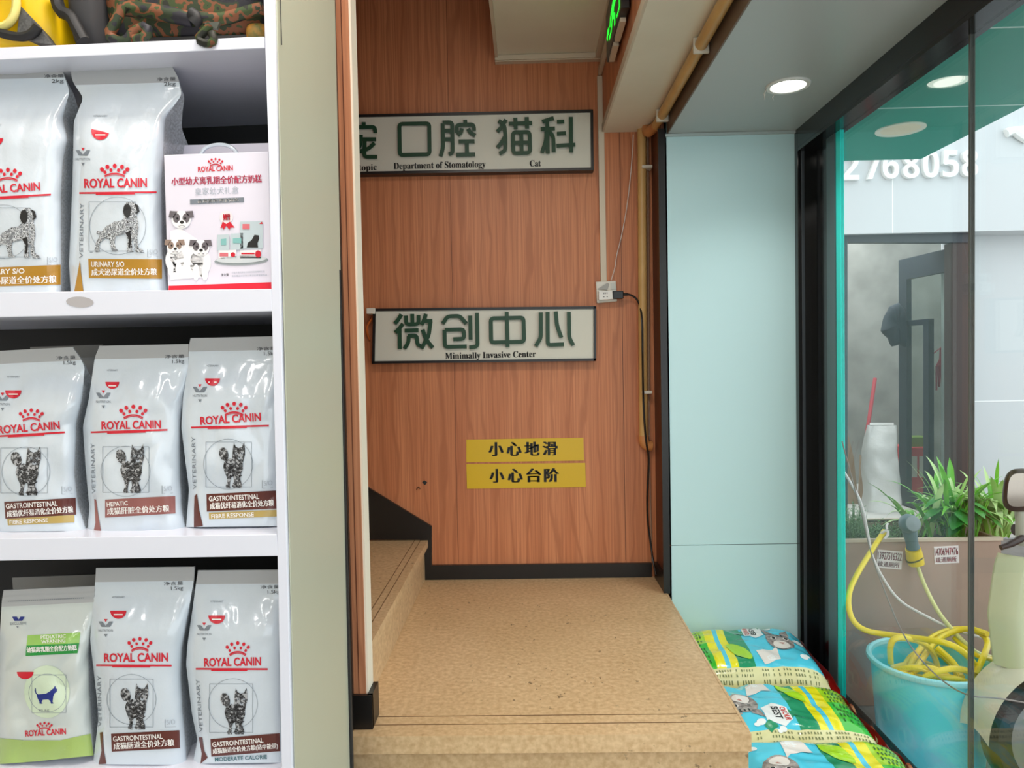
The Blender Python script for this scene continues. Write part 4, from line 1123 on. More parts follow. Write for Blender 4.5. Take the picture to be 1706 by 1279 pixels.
class Bag:
    def __init__(s, Lp, Rp, Y0, depth=.10, seed=1, seal=.075, lean=.03, belly=.012, amp=.008):
        s.L, s.R, s.Y0, s.D, s.seed, s.seal, s.lean, s.belly, s.amp = Lp, Rp, Y0, depth, seed, seal, lean, belly, amp
    @staticmethod
    def _x(pl, y):
        if y <= pl[0][1]: return pl[0][0]
        for a, c in zip(pl, pl[1:]):
            if y <= c[1]:
                t = (y - a[1]) / max(1e-6, c[1] - a[1]); return a[0] + (c[0] - a[0]) * t
        return pl[-1][0]
    def side(s, pl, t):
        y0, y1 = pl[0][1], pl[-1][1]; y = y0 + (y1 - y0) * t; w = (y1 - y0) * .014
        x = sum(s._x(pl, y + k * w) for k in (-1, -.5, 0, .5, 1)) / 5
        return x, y
    def px(s, u, t):
        a = s.side(s.L, t); c = s.side(s.R, t)
        return a[0] + (c[0] - a[0]) * u, a[1] + (c[1] - a[1]) * u
    def Yf(s, u, t, x, y):
        sl = s.seal
        k = 0 if t >= .36 else 1 if t <= sl else (0.5 + 0.5 * math.cos(math.pi * (t - sl) / (.36 - sl)))
        Y = s.Y0 + k * s.lean
        e = abs(2 * u - 1); e = min(e, 1)
        if t > sl:
            m = min(1, (t - sl) / .2)
            Y += m * (.016 * e ** 7 - s.belly * math.sin(math.pi * min(1, max(0, (t - .12) / .95))) * (1 - e * e))
            n1 = noise.noise(Vector((x / 34, y / 46, s.seed * 7.3)))
            n2 = 1 - abs(noise.noise(Vector((x / 42 + y / 70, y / 90 - x / 120, s.seed * 3.1 + 5)))) * 2
            n3 = noise.noise(Vector((x / 90, y / 120, s.seed * 1.7)))
            Y += m * s.amp * (0.45 * n1 + 0.5 * n2 * (1.15 - .5 * t) + 1.0 * n3)
            n4 = 1 - abs(noise.noise(Vector((x / 17 + y / 40, y / 26, s.seed * 5.5 + 2)))) * 2.2
            Y -= m * .0011 * max(0, n4) * max(.15, 1 - 1.5 * abs(t - .22) / .3)
            # folds coming down from the corners of the seal
            d1 = (x - s.px(0.08, sl)[0]) * .8 + (y - s.px(0, sl)[1]) * .35
            Y += m * .0035 * math.exp(-((t - .22) / .10) ** 2) * (math.cos(u * 9 + s.seed) * .6)
        else:
            Y += .0008 * math.sin(t / sl * 19)
            Y += .0015 * noise.noise(Vector((x / 60, s.seed, 0)))
        return Y
    def P(s, u, t, off=0):
        x, y = s.px(u, t); return at(x, y, s.Yf(u, t, x, y) - off)
    def inv(s, x, y):
        y0 = s.L[0][1]; y1 = s.L[-1][1]; t = (y - y0) / (y1 - y0); u = .5
        for _ in range(4):
            a = s.side(s.L, t); c = s.side(s.R, t)
            u = (x - a[0]) / max(1, c[0] - a[0])
            uu = min(1.2, max(-.2, u))
            ya = s.L[0][1] * (1 - uu) + s.R[0][1] * uu; yb = s.L[-1][1] * (1 - uu) + s.R[-1][1] * uu
            t = (y - ya) / (yb - ya)
        return u, t
    def F(s, layer=1):
        def f(x, y):
            u, t = s.inv(x, y); return at(x, y, s.Yf(u, t, x, y) - .0007 - .0005 * layer)
        return f
    def body(s, o, film, seal, guss, nu=44, nv=84):
        b = MB(); rows = []
        k0 = max(2, int(round(s.seal * nv)))
        for j in range(nv + 1):
            t = j / nv
            fr = [s.P(i / nu, t) for i in range(nu + 1)]
            m = 0 if t <= s.seal else min(1, (t - s.seal) / .30); m = m * m * (3 - 2 * m)
            d = .003 + (s.D - .003) * m + (s.lean * (1 - m) * 0)
            g = .014 * m
            fl, fR = fr[0], fr[-1]
            mid = [fR + Vector((-g, d * .5, 0)), fR + Vector((0, d, 0)), fl + Vector((0, d, 0)), fl + Vector((g, d * .5, 0))]
            rows.append(fr + mid)
        n = nu + 5
        vs = [p for r in rows for p in r]
        def faces(j0, j1, gm):
            fs = []; ms = []
            for j in range(j0, j1):
                for i in range(n):
                    i2 = (i + 1) % n
                    fs.append((j * n + i, j * n + i2, (j + 1) * n + i2, (j + 1) * n + i))
                    ms.append(gm if nu <= i < nu + 2 else 0)
            return fs, ms
        fs, ms = faces(k0, nv, 1)
        bb = MB(); bb.v = vs; bb.f = fs + [tuple(nv * n + i for i in range(n))]; bb.m = ms + [0]
        trim(bb); bb.build('body', [film, guss], o, smooth=True, autosmooth=50)
        fs, ms = faces(0, k0, 0)
        bb = MB(); bb.v = vs; bb.f = fs + [tuple(n - 1 - i for i in range(n))]; bb.m = ms + [0]
        trim(bb); bb.build('top_seal', [seal], o, smooth=True, autosmooth=50)
def trim(m):
    used = sorted({i for f in m.f for i in f}); mp = {k: i for i, k in enumerate(used)}
    m.v = [m.v[k] for k in used]; m.f = [tuple(mp[i] for i in f) for f in m.f]

ML = 5.0
def crown(b, f, cx, cy, W, H, mi=0):
    for x, y, r in ((-.47, .60, .075), (-.27, .84, .075), (0, .93, .075), (.27, .84, .075), (.47, .60, .075), (-.36, .34, .06), (-.14, .54, .06), (.14, .54, .06), (.36, .34, .06)):
        b.patch(ell(cx + x * W, cy + H * .5 - y * H, r * W, r * W * 1.15, 10, rot=x * 60), f, mi)
    for y0, w in ((.02, .11), (-.10, .05)):
        pts = [(cx + x * W, cy + H * .5 - (y0 + .22 * (1 - (x / .36) ** 2)) * H) for x in [-.36 + .06 * k for k in range(13)]]
        for q in strip2d(pts, w * H * 1.1): b.patch(q, f, mi)
def logo(bag, o, x0, x1, yl, yr, h, cr, line=None, lw=3.0):
    f = bag.F(1); b = MB()
    b.text('ROYAL CANIN', (x0, yl), (x1, yr), h, f, off=.028, maxlen=ML)
    crown(b, f, *cr)
    if line:
        n = 14
        pts = [(line[0] + (line[2] - line[0]) * k / n, line[1] + (line[3] - line[1]) * k / n) for k in range(n + 1)]
        for q in strip2d(pts, lw): b.patch(q, f, 0)
        a, c = pts[3], pts[11]
        for q in strip2d([(p[0], p[1] + 2.2) for p in pts[3:11]], 2.2): b.patch(q, f, 0)
    return b.build('crown_logo', M_red, o)
CAT = [[(.02, .74), (.03, .84), (.10, .89), (.22, .89), (.32, .83), (.37, .73), (.35, .64), (.30, .56), (.22, .60), (.10, .64)],
       [(.22, .58), (.30, .60), (.42, .66), (.50, .64), (.52, .74), (.53, .84), (.57, 1.0), (.64, .91), (.74, .88), (.86, .90), (.95, 1.01), (.98, .86), (.98, .74), (.93, .64), (.90, .54), (.90, .42), (.83, .32), (.80, .20), (.88, .06), (.86, 0), (.55, 0), (.51, .05), (.57, .14), (.55, .26), (.48, .24), (.43, .14), (.42, .05), (.44, .0), (.29, 0), (.27, .05), (.33, .12), (.31, .24), (.22, .36), (.17, .48)]]
def cat(bag, o, x0, y0, x1, y1):
    f = bag.F(1); f2 = bag.F(2); b = MB(); w, h = x1 - x0, y1 - y0
    M = lambda p: (x0 + p[0] * w, y1 - p[1] * h)
    for pl in CAT: b.patch([M(p) for p in pl], f, 0, 4)
    for cx, s_ in ((.66, 1), (.86, 1)):
        b.patch(ell(*M((cx, .76)), w * .05, h * .022, 8), f2, 1); b.patch(ell(*M((cx, .76)), w * .022, h * .018, 8), bag.F(3), 2)
    b.patch(ell(*M((.77, .66)), w * .07, h * .035, 8), f2, 1); b.patch([M((.73, .69)), M((.81, .69)), M((.77, .655))], bag.F(3), 2)
    for k in range(4):   # dark back and chest stripes
        yy = .56 - .09 * k
        for q in strip2d([M((.28 + .05 * k, yy)), M((.42, yy - .04)), M((.55, yy - .02))], w * .03): b.patch(q, f2, 2)
        for q in strip2d([M((.62, yy - .02)), M((.74, yy - .05)), M((.86, yy - .01))], w * .03): b.patch(q, f2, 2)
    for q in strip2d([M((.5, .05)), M((.86, .05))], 1): b.patch(q, f2, 2)
    b.build('cat_picture', [M_tabby, M_lgrey_ink, M_blk], o)
DOG = [(.66, .99), (.78, .98), (.87, .90), (.90, .80), (.85, .73), (.88, .60), (.89, .45), (.86, .30), (.88, .10), (.99, .03), (.97, 0), (.83, 0), (.80, .12), (.78, .28), (.75, .20), (.76, .05), (.79, 0), (.66, 0), (.655, .06), (.67, .25), (.62, .36), (.5, .33), (.42, .31), (.40, .2), (.42, .08), (.48, .035), (.46, .01), (.34, .02), (.33, .1), (.29, .26), (.2, .27), (.10, .18), (.09, .05), (.11, .01), (.02, 0), (-.01, .04), (.03, .2), (.10, .33), (.03, .37), (.04, .42), (.14, .40), (.22, .50), (.40, .60), (.54, .62), (.60, .68), (.57, .78), (.58, .90)]
def dog(bag, o, x0, y0, x1, y1):
    f = bag.F(1); b = MB(); w, h = x1 - x0, y1 - y0; M = lambda p: (x0 + p[0] * w, y1 - p[1] * h)
    b.patch([M(p) for p in DOG], f, 0, 4)
    b.patch([M(p) for p in [(.60, .92), (.68, .96), (.74, .86), (.72, .72), (.66, .66), (.60, .72), (.57, .80)]], bag.F(2), 1)
    b.patch([M(p) for p in [(.80, .96), (.88, .92), (.91, .80), (.87, .76), (.84, .84)]], bag.F(2), 1)
    b.patch(ell(*M((.845, .775)), w * .02, h * .02, 8), bag.F(3), 1)
    b.patch([M(p) for p in [(.62, .38), (.72, .42), (.74, .26), (.72, .1), (.68, .08), (.69, .26)]], bag.F(2), 1)
    for q in strip2d([M((-.1, 0)), M((1.0, -.01))], 1): b.patch(q, f, 2)
    b.build('dog_picture', [M_spot, M_blk, M_grey_ink], o)
def construction(bag, o, cx, cy, r, sq):
    f = bag.F(1.0); b = MB()
    for q in strip2d(ell(cx, cy, r, r * 1.02, 40), .75, True): b.patch(q, f)
    x0, y0, x1, y1 = sq
    for q in strip2d([(x0, y0), (x1, y0), (x1, y1), (x0, y1)], .75, True): b.patch(q, f, 0, 8)
    b.build('outline_print', M_lgrey_ink2, o)
def band(bag, o, quad, col, lines, nm='name_band'):
    """lines: (text, foot-left, foot-right, height, bold)"""
    b = MB(); b.patch(quad, bag.F(.6), 0, ML); bd = b.build(nm, mat('band_' + col[0], col[1], .28, coat=.3), o)
    b = MB()
    for tx, p0, p1, h, off, bo in lines: b.text(tx, p0, p1, h, bag.F(1.5), off=off, bold=bo, maxlen=7)
    if lines: b.build('band_lettering', M_wht, bd)
    return bd
def vertical(bag, o, xb, y0, xt, y1, h):
    b = MB(); b.text('VETERINARY', (xb, y0), (xt, y1), h, bag.F(1), maxlen=ML); b.build('side_lettering', M_grey_ink, o)
def marks(bag, o, x, y, w=26, rot=0, vx=None, vy=None, wt=None, wx=None, so=None):
    """red half-moon mark, grey V mark, weight text"""
    f = bag.F(1); b = MB()
    b.patch(ell(x, y - 5, w / 2, w * .5, 16, 0 + rot, 180 + rot), f, 0, ML)
    b.text('VETERINARY', (x - w * .4, y - 5 - w * .78), (x + w * .4, y - 5 - w * .78), 3, f, 1)
    b.patch([(x - w * .28, y + .5), (x + w * .28, y + .5), (x + w * .28, y + 2.5), (x - w * .28, y + 2.5)], bag.F(2), 2)
    if vx:
        b.patch([(vx - 12, vy - 6), (vx - 6, vy - 6), (vx, vy + 1), (vx + 6, vy - 6), (vx + 12, vy - 6), (vx + 7, vy + 3), (vx - 7, vy + 3)], f, 1, ML)
        b.patch([(vx - 3, vy - 10), (vx + 3, vy - 10), (vx, vy - 5)], f, 0)
        b.text('NUTRITION', (vx - 12, vy + 11), (vx + 12, vy + 11), 4, f, 1)
        b.patch([(vx - 3, vy + 15), (vx + 3, vy + 15), (vx, vy + 20)], f, 1)
    if wt:
        b.text('净含量', (wx[0] - 24, wx[1] - 6), (wx[0] + 8, wx[1] - 7), 6, f, 3)
        b.text(wt, (wx[0] - 12, wx[1] + 4), (wx[0] + 8, wx[1] + 3), 8, f, 3)
    if so:
        sx, sy = so
        for q in strip2d([(sx, sy), (sx, sy - 13)], .8): b.patch(q, f, 1)
        b.text('S/O', (sx + 3, sy - 4), (sx + 17, sy - 5), 8, f, 4)
        for q in strip2d([(sx + 1, sy), (sx + 18, sy - 1)], .8): b.patch(q, f, 4)
    b.build('small_marks', [M_red, M_grey_ink, M_wht, mat('print_dark_grey', (70, 74, 80), .4), M_lgrey_ink], o)
def tick(bag, o, poly, col):
    b = MB(); b.patch(poly, bag.F(.8), 0, ML); b.build('corner_stripe', mat('band_' + col[0], col[1], .28, coat=.3), o)
def newbag(label, bag, group='pet food bags on the white shelf', film=None, seal=None, guss=None, nm='pet_food_bag'):
    q = bag.P(.5, 1.0)
    o = thing(nm, label, 'bag', (q.x, q.y + bag.D / 2, q.z), group)
    bag.body(o, film or M_film, seal or M_seal, guss or M_guss)
    return o
GOLD = ('gold', (176, 128, 34)); BROWN = ('dark_brown', (92, 38, 30)); MAUVE = ('mauve', (148, 92, 88)); OCHRE = ('ochre', (186, 160, 92))

# top row
A = Bag([(-74, 106), (-70, 126), (-56, 165), (-72, 205), (-74, 330), (-72, 490)], [(97, 101), (105, 122), (116, 152), (104, 196), (112, 232), (104, 272), (101, 330), (102, 489)], 1.27, .115, 1, amp=.004)
o = newbag('white food bag with a speckled dog and gold band cut off by the left edge', A)
logo(A, o, -38, 67, 324, 317, 14, (13, 291, 43, 19), (-46, 331, 84, 324))
dog(A, o, -14, 345, 68, 430); construction(A, o, 6, 386, 44, (-26, 346, 50, 428))
band(A, o, [(-46, 447), (101, 441), (101, 474), (-46, 478)], GOLD, [('URINARY S/O', (-38, 458.5), (41, 455.5), 9, .02, 0), ('成犬泌尿道全价处方粮', (-38, 475), (94, 471), 13, 0, .35)])
marks(A, o, -8, 235, wt='2kg', wx=(98, 136), so=(79, 441))
Bb = Bag([(117, 115), (121, 136), (139, 163), (123, 202), (121, 300), (115, 440), (118, 488)], [(286, 110), (296, 128), (303, 158), (275, 196), (269, 300), (270, 420), (279, 485)], 1.27, .115, 2, amp=.004)
o = newbag('white food bag with a speckled dog and gold band beside the gift box', Bb)
logo(Bb, o, 140, 245, 313.5, 312, 16, (191, 284, 45, 18), (133, 321.5, 260, 320))
dog(Bb, o, 158, 335, 240, 420); construction(Bb, o, 196, 376, 47, (148, 336, 226, 418))
band(Bb, o, [(147, 431), (270, 432), (270, 464), (148, 463)], GOLD, [('URINARY S/O', (152, 444.5), (207, 444.5), 9, .02, 0), ('成犬泌尿道全价处方粮', (152.5, 459), (261, 458), 11.5, 0, .35)])
vertical(Bb, o, 138, 430, 139, 338, 6); tick(Bb, o, [(133, 434), (135, 455), (139, 487), (123, 488), (128, 462)], GOLD)
marks(Bb, o, 167, 223, 30, 14, 138, 256, '2kg', (285, 141), so=(246, 428))

# gift box
gb = thing('gift_box', 'white cardboard gift box with three puppies and a red foot', 'box', at(362, 487, 1.27) + Vector((0, .05, 0)))
YG = 1.262
gx = [(273, 258), (447, 252), (453, 483), (280, 487)]
b = MB(); b.prism([at(x, y, YG) for x, y in gx], (0, .12, 0)); b.build('carton', mat('carton_white', (226, 222, 236), .35, coat=.3), gb, bevel=.001)
b = MB(); b.prism([at(x, y, YG + .11) for x, y in [(300, 242), (452, 238), (452, 300), (300, 300)]], (0, .003, 0)); b.build('back_flap', mat('carton_white', (226, 222, 236), .35), gb)
b = MB(); b.tube([at(x, y, YG + .05) for x, y in [(333, 262), (340, 247), (358, 240.5), (378, 241), (392, 250), (398, 262)]], .0035, 8, smooth=2); b.build('carry_handle', mat('clear_handle', (206, 216, 226), .2, coat=.4), gb, smooth=True)
pl = plane(YG - .0008); pl2 = plane(YG - .0013); pl3 = plane(YG - .0018)
b = MB(); b.patch([(281, 476), (452.8, 470), (453, 483), (280.5, 487)], pl); b.build('red_foot', mat('carton_red', (222, 30, 56), .3), gb)
b = MB(); b.text('ROYAL CANIN', (330, 286.5), (388, 284), 9, pl, off=.025); crown(b, pl, 359, 270, 24, 12); b.build('crown_logo', M_red, gb)
b = MB(); b.text('小型幼犬离乳期全价配方奶糕', (286, 309), (436, 304), 13.5, pl, 0, bold=.45); b.text('皇家幼犬礼盒', (325, 325), (398, 322), 12, pl, 1)
for q in strip2d([(319, 336), (404, 332.5)], 8): b.patch(q, pl, 2)
b.text('品质营养 呵护成长', (330, 338), (398, 335), 5.5, pl2, 3, bold=.2)
b.text('净含量', (368, 460), (381, 459.5), 4.5, pl, 4); b.text('小型犬离乳期全价奶糕及配套喂养礼品', (386, 456), (441, 453.5), 3.2, pl, 1); b.text('具体赠品以实物为准请妥善保管阅读', (386, 461.5), (445, 459), 3.2, pl, 1)
b.build('carton_lettering', [mat('print_rose', (196, 60, 92), .4), M_lgrey_ink, M_grey_ink, M_wht, M_blk], gb)
b = MB()
def puppy(x, y, s, patch_l, patch_r, body):
    if body == 'sit':
        b.patch(ell(x, y + 27 * s, 19 * s, 25 * s, 20), pl, 0); b.patch(ell(x - 8 * s, y + 44 * s, 6 * s, 15 * s, 12), pl2, 1); b.patch(ell(x + 8 * s, y + 44 * s, 6 * s, 15 * s, 12), pl2, 1)
    b.patch(ell(x, y, 16 * s, 15 * s, 22), pl2, 1)
    for sx, c in ((-1, patch_l), (1, patch_r)):
        b.patch([(x + sx * 6 * s, y - 14 * s), (x + sx * 19 * s, y - 15 * s), (x + sx * 21 * s, y - 4 * s), (x + sx * 13 * s, y - 3 * s)], pl3, c)
        b.patch(ell(x + sx * 8 * s, y - 3 * s, 6 * s, 8 * s, 12), pl3, c)
        b.patch(ell(x + sx * 6.5 * s, y - 2.5 * s, 1.9 * s, 1.9 * s, 8), plane(YG - .0024), 4)
    b.patch(ell(x + 1, y + 6 * s, 7 * s, 6 * s, 14), plane(YG - .0024), 1); b.patch(ell(x + 1, y + 4 * s, 3.4 * s, 2.8 * s, 10), plane(YG - .0028), 4)
    for q in strip2d([(x - 4 * s, y + 10.5 * s), (x + 1, y + 9 * s), (x + 6 * s, y + 10.5 * s)], .7): b.patch(q, plane(YG - .0028), 3)
b.patch([(284, 385), (300, 380), (328, 398), (340, 420), (336, 462), (284, 466)], pl, 0)
puppy(302, 366, 1.0, 3, 3, 'head'); puppy(291, 411, .82, 2, 2, 'sit'); puppy(334, 413, .92, 3, 3, 'sit')
b.build('puppy_picture', [mat('puppy_shade', (244, 243, 246), .4), mat('puppy_white', (250, 249, 250), .4), mat('puppy_tan', (150, 128, 116), .4), mat('puppy_grey', (104, 98, 104), .4), M_blk], gb)
b = MB()
b.patch(ell(377, 362, 11, 11, 24), pl, 4); b.patch([(367, 380), (371, 369), (377, 373), (383, 369), (391, 379), (384, 379), (382, 383), (377, 376), (372, 383), (371, 379)], pl2, 0)
b.text('赠', (372, 367), (383, 366.5), 11, plane(YG - .0018), 0, bold=.5)
b.patch(ell(402, 434, 45, 8, 30, rot=-2), pl, 1); b.patch(ell(402, 432, 42, 6, 30, rot=-2), pl2, 2)
for (x0, y0, x1, y1, c) in ((362, 391, 382, 417, 3), (384, 389, 405, 416, 3), (364, 417, 394, 431, 5), (400, 417, 435, 430, 5), (400, 369, 438, 414, 3)):
    b.patch([(x0, y0), (x1, y0 - 1), (x1, y1), (x0, y1)], pl2, c)
b.patch([(368, 398), (377, 397), (377, 408), (368, 408)], pl3, 6); b.patch([(388, 397), (402, 396), (402, 405), (388, 405)], pl3, 6)
b.patch([(411, 412), (413, 404), (419, 400), (424, 391), (431, 392), (432, 397), (429, 405), (430, 412)], pl3, 7)
b.patch([(436, 369), (438, 373), (432, 373)], pl3, 0); b.patch(ell(430, 423, 5, 6, 14), pl3, 0); b.patch(ell(388, 424, 4, 4, 10), pl3, 0); b.patch([(404, 373), (416, 373), (416, 382), (404, 382)], pl3, 8)
b.patch([(402, 421), (424, 421), (424, 423.5), (402, 423.5)], pl3, 0); b.patch([(366, 421), (380, 421), (380, 427), (366, 427)], pl3, 8)
b.build('gift_picture', [M_red, mat('tray_grey', (150, 158, 162), .3), mat('tray_light', (206, 212, 216), .3), mat('pack_grey', (190, 204, 210), .35), mat('badge_white', (236, 226, 230), .3), mat('pack_white', (238, 234, 236), .35), mat('pack_teal', (130, 186, 184), .35), M_blk, mat('pack_rose', (214, 110, 120), .4)], gb)

# middle row
C = Bag([(-32, 586), (-28, 610), (-30, 700), (-28, 800), (-20, 886)], [(120, 578), (133, 595), (141, 611), (137, 662), (127, 704), (124, 790), (130, 840), (144, 884)], 1.29, .10, 3)
o = newbag('white cat food bag with brown and ochre bands at the left edge', C)
logo(C, o, -3, 100, 723, 715, 14, (52, 691, 38, 18), (-12, 727, 107, 720)); cat(C, o, 17, 744, 69, 825); construction(C, o, 43, 785, 40, (1, 746, 79, 821))
band(C, o, [(7, 836), (126, 829), (127, 857), (9, 864)], BROWN, [('GASTROINTESTINAL', (10, 847.5), (96, 842.5), 8.5, .02, 0), ('成猫优纤易消化全价处方粮', (12, 861.5), (122, 853.5), 11, 0, .35)])
band(C, o, [(12, 864), (124, 857.5), (124, 870), (13, 875)], OCHRE, [('FIBRE RESPONSE', (16, 873), (80, 869.5), 6.5, .02, 0)], 'flavour_band')
marks(C, o, 22, 655, 27, 0, 4, 664, '1.5kg', (118, 605), so=(103, 823))
D = Bag([(166, 576), (158, 595), (148, 664), (138, 710), (142, 771), (149, 847), (145, 886)], [(314, 573), (314, 598), (313, 626), (302, 684), (299, 714), (300, 800), (303, 850), (310, 882)], 1.29, .10, 4)
o = newbag('white cat food bag with a mauve band in the middle of the second row', D)
logo(D, o, 169, 268, 715.5, 713.5, 14, (222, 686, 43, 20), (152, 720, 278, 716)); cat(D, o, 192, 740, 241, 821); construction(D, o, 209, 785, 41, (171, 744, 248, 820))
band(D, o, [(175, 832), (292, 826), (292.5, 855), (175, 862)], MAUVE, [('HEPATIC', (178, 844), (213, 841.5), 7.5, .02, 0), ('成猫肝脏全价处方粮', (179, 857.5), (282, 852), 11.5, 0, .35)])
vertical(D, o, 159, 822, 157, 738, 6); tick(D, o, [(157, 831), (160, 832), (164, 860), (168, 884), (156, 884), (159, 870)], MAUVE)
marks(D, o, 187, 641, 23, 0, 172, 660, '1.5kg', (299, 603), so=(270, 822))
E_ = Bag([(318, 563), (315, 573), (314, 607), (305, 662), (302, 711), (310, 777), (315, 815), (310, 878)], [(462, 560), (466, 585), (468, 660), (466, 720), (468, 800), (472, 876)], 1.29, .10, 5)
o = newbag('white cat food bag with brown and ochre bands against the shelf upright', E_)
logo(E_, o, 334, 435, 708, 701, 14, (390, 681, 41, 20), (319, 712, 447, 709)); cat(E_, o, 364, 737, 409, 813); construction(E_, o, 380, 773, 41, (343, 736, 419, 811))
band(E_, o, [(344, 823), (459.5, 817), (461, 847), (344.5, 852)], BROWN, [('GASTROINTESTINAL', (348, 835), (432, 831), 8.5, .02, 0), ('成猫优纤易消化全价处方粮', (350, 848.5), (456, 842.5), 11, 0, .35)])
band(E_, o, [(348, 854), (461, 849), (461, 860), (348.5, 865)], OCHRE, [('FIBRE RESPONSE', (352, 863.5), (423, 860), 7, .02, 0)], 'flavour_band')
vertical(E_, o, 327, 815, 325, 727, 6); tick(E_, o, [(324, 826), (328, 822), (332, 850), (338, 876), (323, 878), (323, 850)], BROWN)
marks(E_, o, 354, 635, 25, 0, 333, 650, '1.5kg', (452, 590), so=(437, 813))

# bottom row
Fg = Bag([(6, 983), (3, 1000), (-2, 1090), (-6, 1200), (-8, 1273)], [(158, 976), (156, 1010), (147, 1090), (149, 1152), (153, 1215), (156, 1258)], 1.285, .10, 6, seal=.10)
M_filmg = mat('pearl_film', (204, 212, 210), .2, coat=1.0, bump=(24, .1))
o = newbag('white and lime green kitten food bag with a dark blue cat silhouette', Fg, film=M_filmg)
f = Fg.F(.6)
b = MB(); b.patch([(-4, 1229), (40, 1233), (100, 1233), (151, 1222), (156, 1258), (60, 1268), (-8, 1273)], f, 0, ML); b.build('green_foot', mat('lime_print', (164, 190, 104), .28, coat=.4), o)
b = MB(); b.patch(ell(78, 1152, 38, 44, 24), f, 0, ML); b.build('green_halo', mat('pale_lime_print', (206, 222, 196), .28), o)
construction(Fg, o, 79, 1154, 31, (53, 1124, 110, 1187))
band(Fg, o, [(46, 1058), (134, 1053), (132, 1071), (44, 1075)], ('light_green', (150, 196, 96)), [('PEDIATRIC', (68, 1064.5), (110, 1062), 6, .01, 0), ('WEANING', (69, 1072), (109, 1069.5), 6, .01, 0)], 'flavour_band')
band(Fg, o, [(44, 1075), (132, 1071), (129, 1088), (42.5, 1092.5)], ('green', (30, 146, 62)), [('幼猫离乳期全价配方奶糕', (45, 1087.5), (128, 1083), 9.5, 0, .4)])
b = MB(); CK = [(0, .72), (.02, .86), (.05, .86), (.07, .62), (.15, .52), (.5, .56), (.68, .70), (.76, .80), (.82, .84), (.90, 1.0), (.94, .86), (1, .80), (.97, .66), (.88, .58), (.82, .42), (.79, .1), (.84, .02), (.72, 0), (.69, .15), (.60, .24), (.36, .22), (.31, .08), (.36, .0), (.22, 0), (.21, .12), (.13, .30), (.10, .48), (.04, .6)]
b.patch([(57.5 + p[0] * 38, 1172 - p[1] * 30) for p in CK], Fg.F(1.4), 0, 4); b.text('FELINE', (65, 1185), (82, 1185), 3.5, Fg.F(1.4), 1)
b.patch([(20, 1027), (28, 1027), (31, 1032), (34, 1027), (41, 1027), (37, 1034), (24, 1034)], Fg.F(1), 0); b.text('EXCLUSIVE', (17, 1041), (44, 1040), 4.5, Fg.F(1), 1); b.patch([(27, 1043), (31, 1043), (29, 1046)], Fg.F(1), 1)
b.build('cat_silhouette', [mat('print_navy', (24, 44, 128), .3), M_grey_ink], o)
logo(Fg, o, 42, 110, 1227, 1223, 10.5, (74, 1209, 25, 11))
b = MB(); b.patch(ell(42, 1119, 14, 12, 16, 0, 180), Fg.F(1.2), 0, ML)
for k in range(40): b.patch([(13 + k * 3.2, 1001 - k * .15), (14.8 + k * 3.2, 1001 - k * .15), (14.8 + k * 3.2, 1002.2 - k * .15), (13 + k * 3.2, 1002.2 - k * .15)], Fg.F(1), 1)
b.build('small_marks', [M_red, M_grey_ink], o)
G = Bag([(160, 946), (159, 964), (155, 1004), (150, 1066), (155, 1107), (161, 1160), (164, 1196), (155, 1273)], [(324, 944), (323, 966), (314, 1018), (303, 1078), (301, 1122), (304, 1181), (309, 1235), (311, 1274)], 1.285, .10, 7, amp=.0018)
o = newbag('white cat food bag with one dark brown band, tallest in the bottom row', G)
logo(G, o, 173, 280, 1103, 1102, 15, (233, 1073, 38, 21), (161, 1108, 285, 1108.5)); cat(G, o, 200, 1138, 248, 1215); construction(G, o, 219, 1165, 41, (183, 1131, 255, 1211))
band(G, o, [(185, 1222), (299, 1216), (300, 1246), (186, 1252)], BROWN, [('GASTROINTESTINAL', (188.5, 1235), (271, 1230.5), 8.5, .02, 0), ('成猫肠道全价处方粮', (189.5, 1248.5), (290, 1242), 11.5, 0, .35)])
vertical(G, o, 169, 1210, 168, 1125, 6); tick(G, o, [(166, 1220), (171, 1219), (173, 1250), (177, 1272), (164, 1273), (169, 1250)], BROWN)
marks(G, o, 197, 1022, 27, 0, 176, 1041, '1.5kg', (297, 981), so=(275, 1211))
H = Bag([(330, 950), (327, 968), (321, 1013), (312, 1075), (310, 1107), (320, 1190), (329, 1232), (321, 1272)], [(466, 949), (470, 975), (473, 1050), (472, 1120), (474, 1200), (478, 1270)], 1.285, .10, 8, amp=.0018)
o = newbag('white cat food bag with a dark brown band above teal lettering by the upright', H)
logo(H, o, 340, 435, 1110.5, 1108.5, 14.5, (396, 1080, 37, 21), (327, 1114, 445, 1114.5)); cat(H, o, 366, 1146, 413, 1223); construction(H, o, 388, 1172, 41, (349, 1139, 421, 1220))
band(H, o, [(350.5, 1231), (466, 1221), (467, 1251), (352, 1260)], BROWN, [('GASTROINTESTINAL', (354, 1244.5), (439, 1237), 8.5, .02, 0), ('成猫肠道全价处方粮(适中能量)', (355, 1257), (463, 1247.5), 10.5, 0, .3)])
b = MB(); b.text('MODERATE CALORIE', (358, 1268.5), (445, 1264), 7, H.F(3), off=.02, maxlen=ML); b.build('flavour_lettering', mat('print_teal', (60, 104, 112), .35), o)
vertical(H, o, 338, 1219, 332, 1131, 6); tick(H, o, [(331, 1228), (337, 1228), (340, 1250), (346, 1262), (334, 1272), (336, 1255)], BROWN)
marks(H, o, 361, 1030, 28, 0, 340, 1047, '1.5kg', (458, 987))

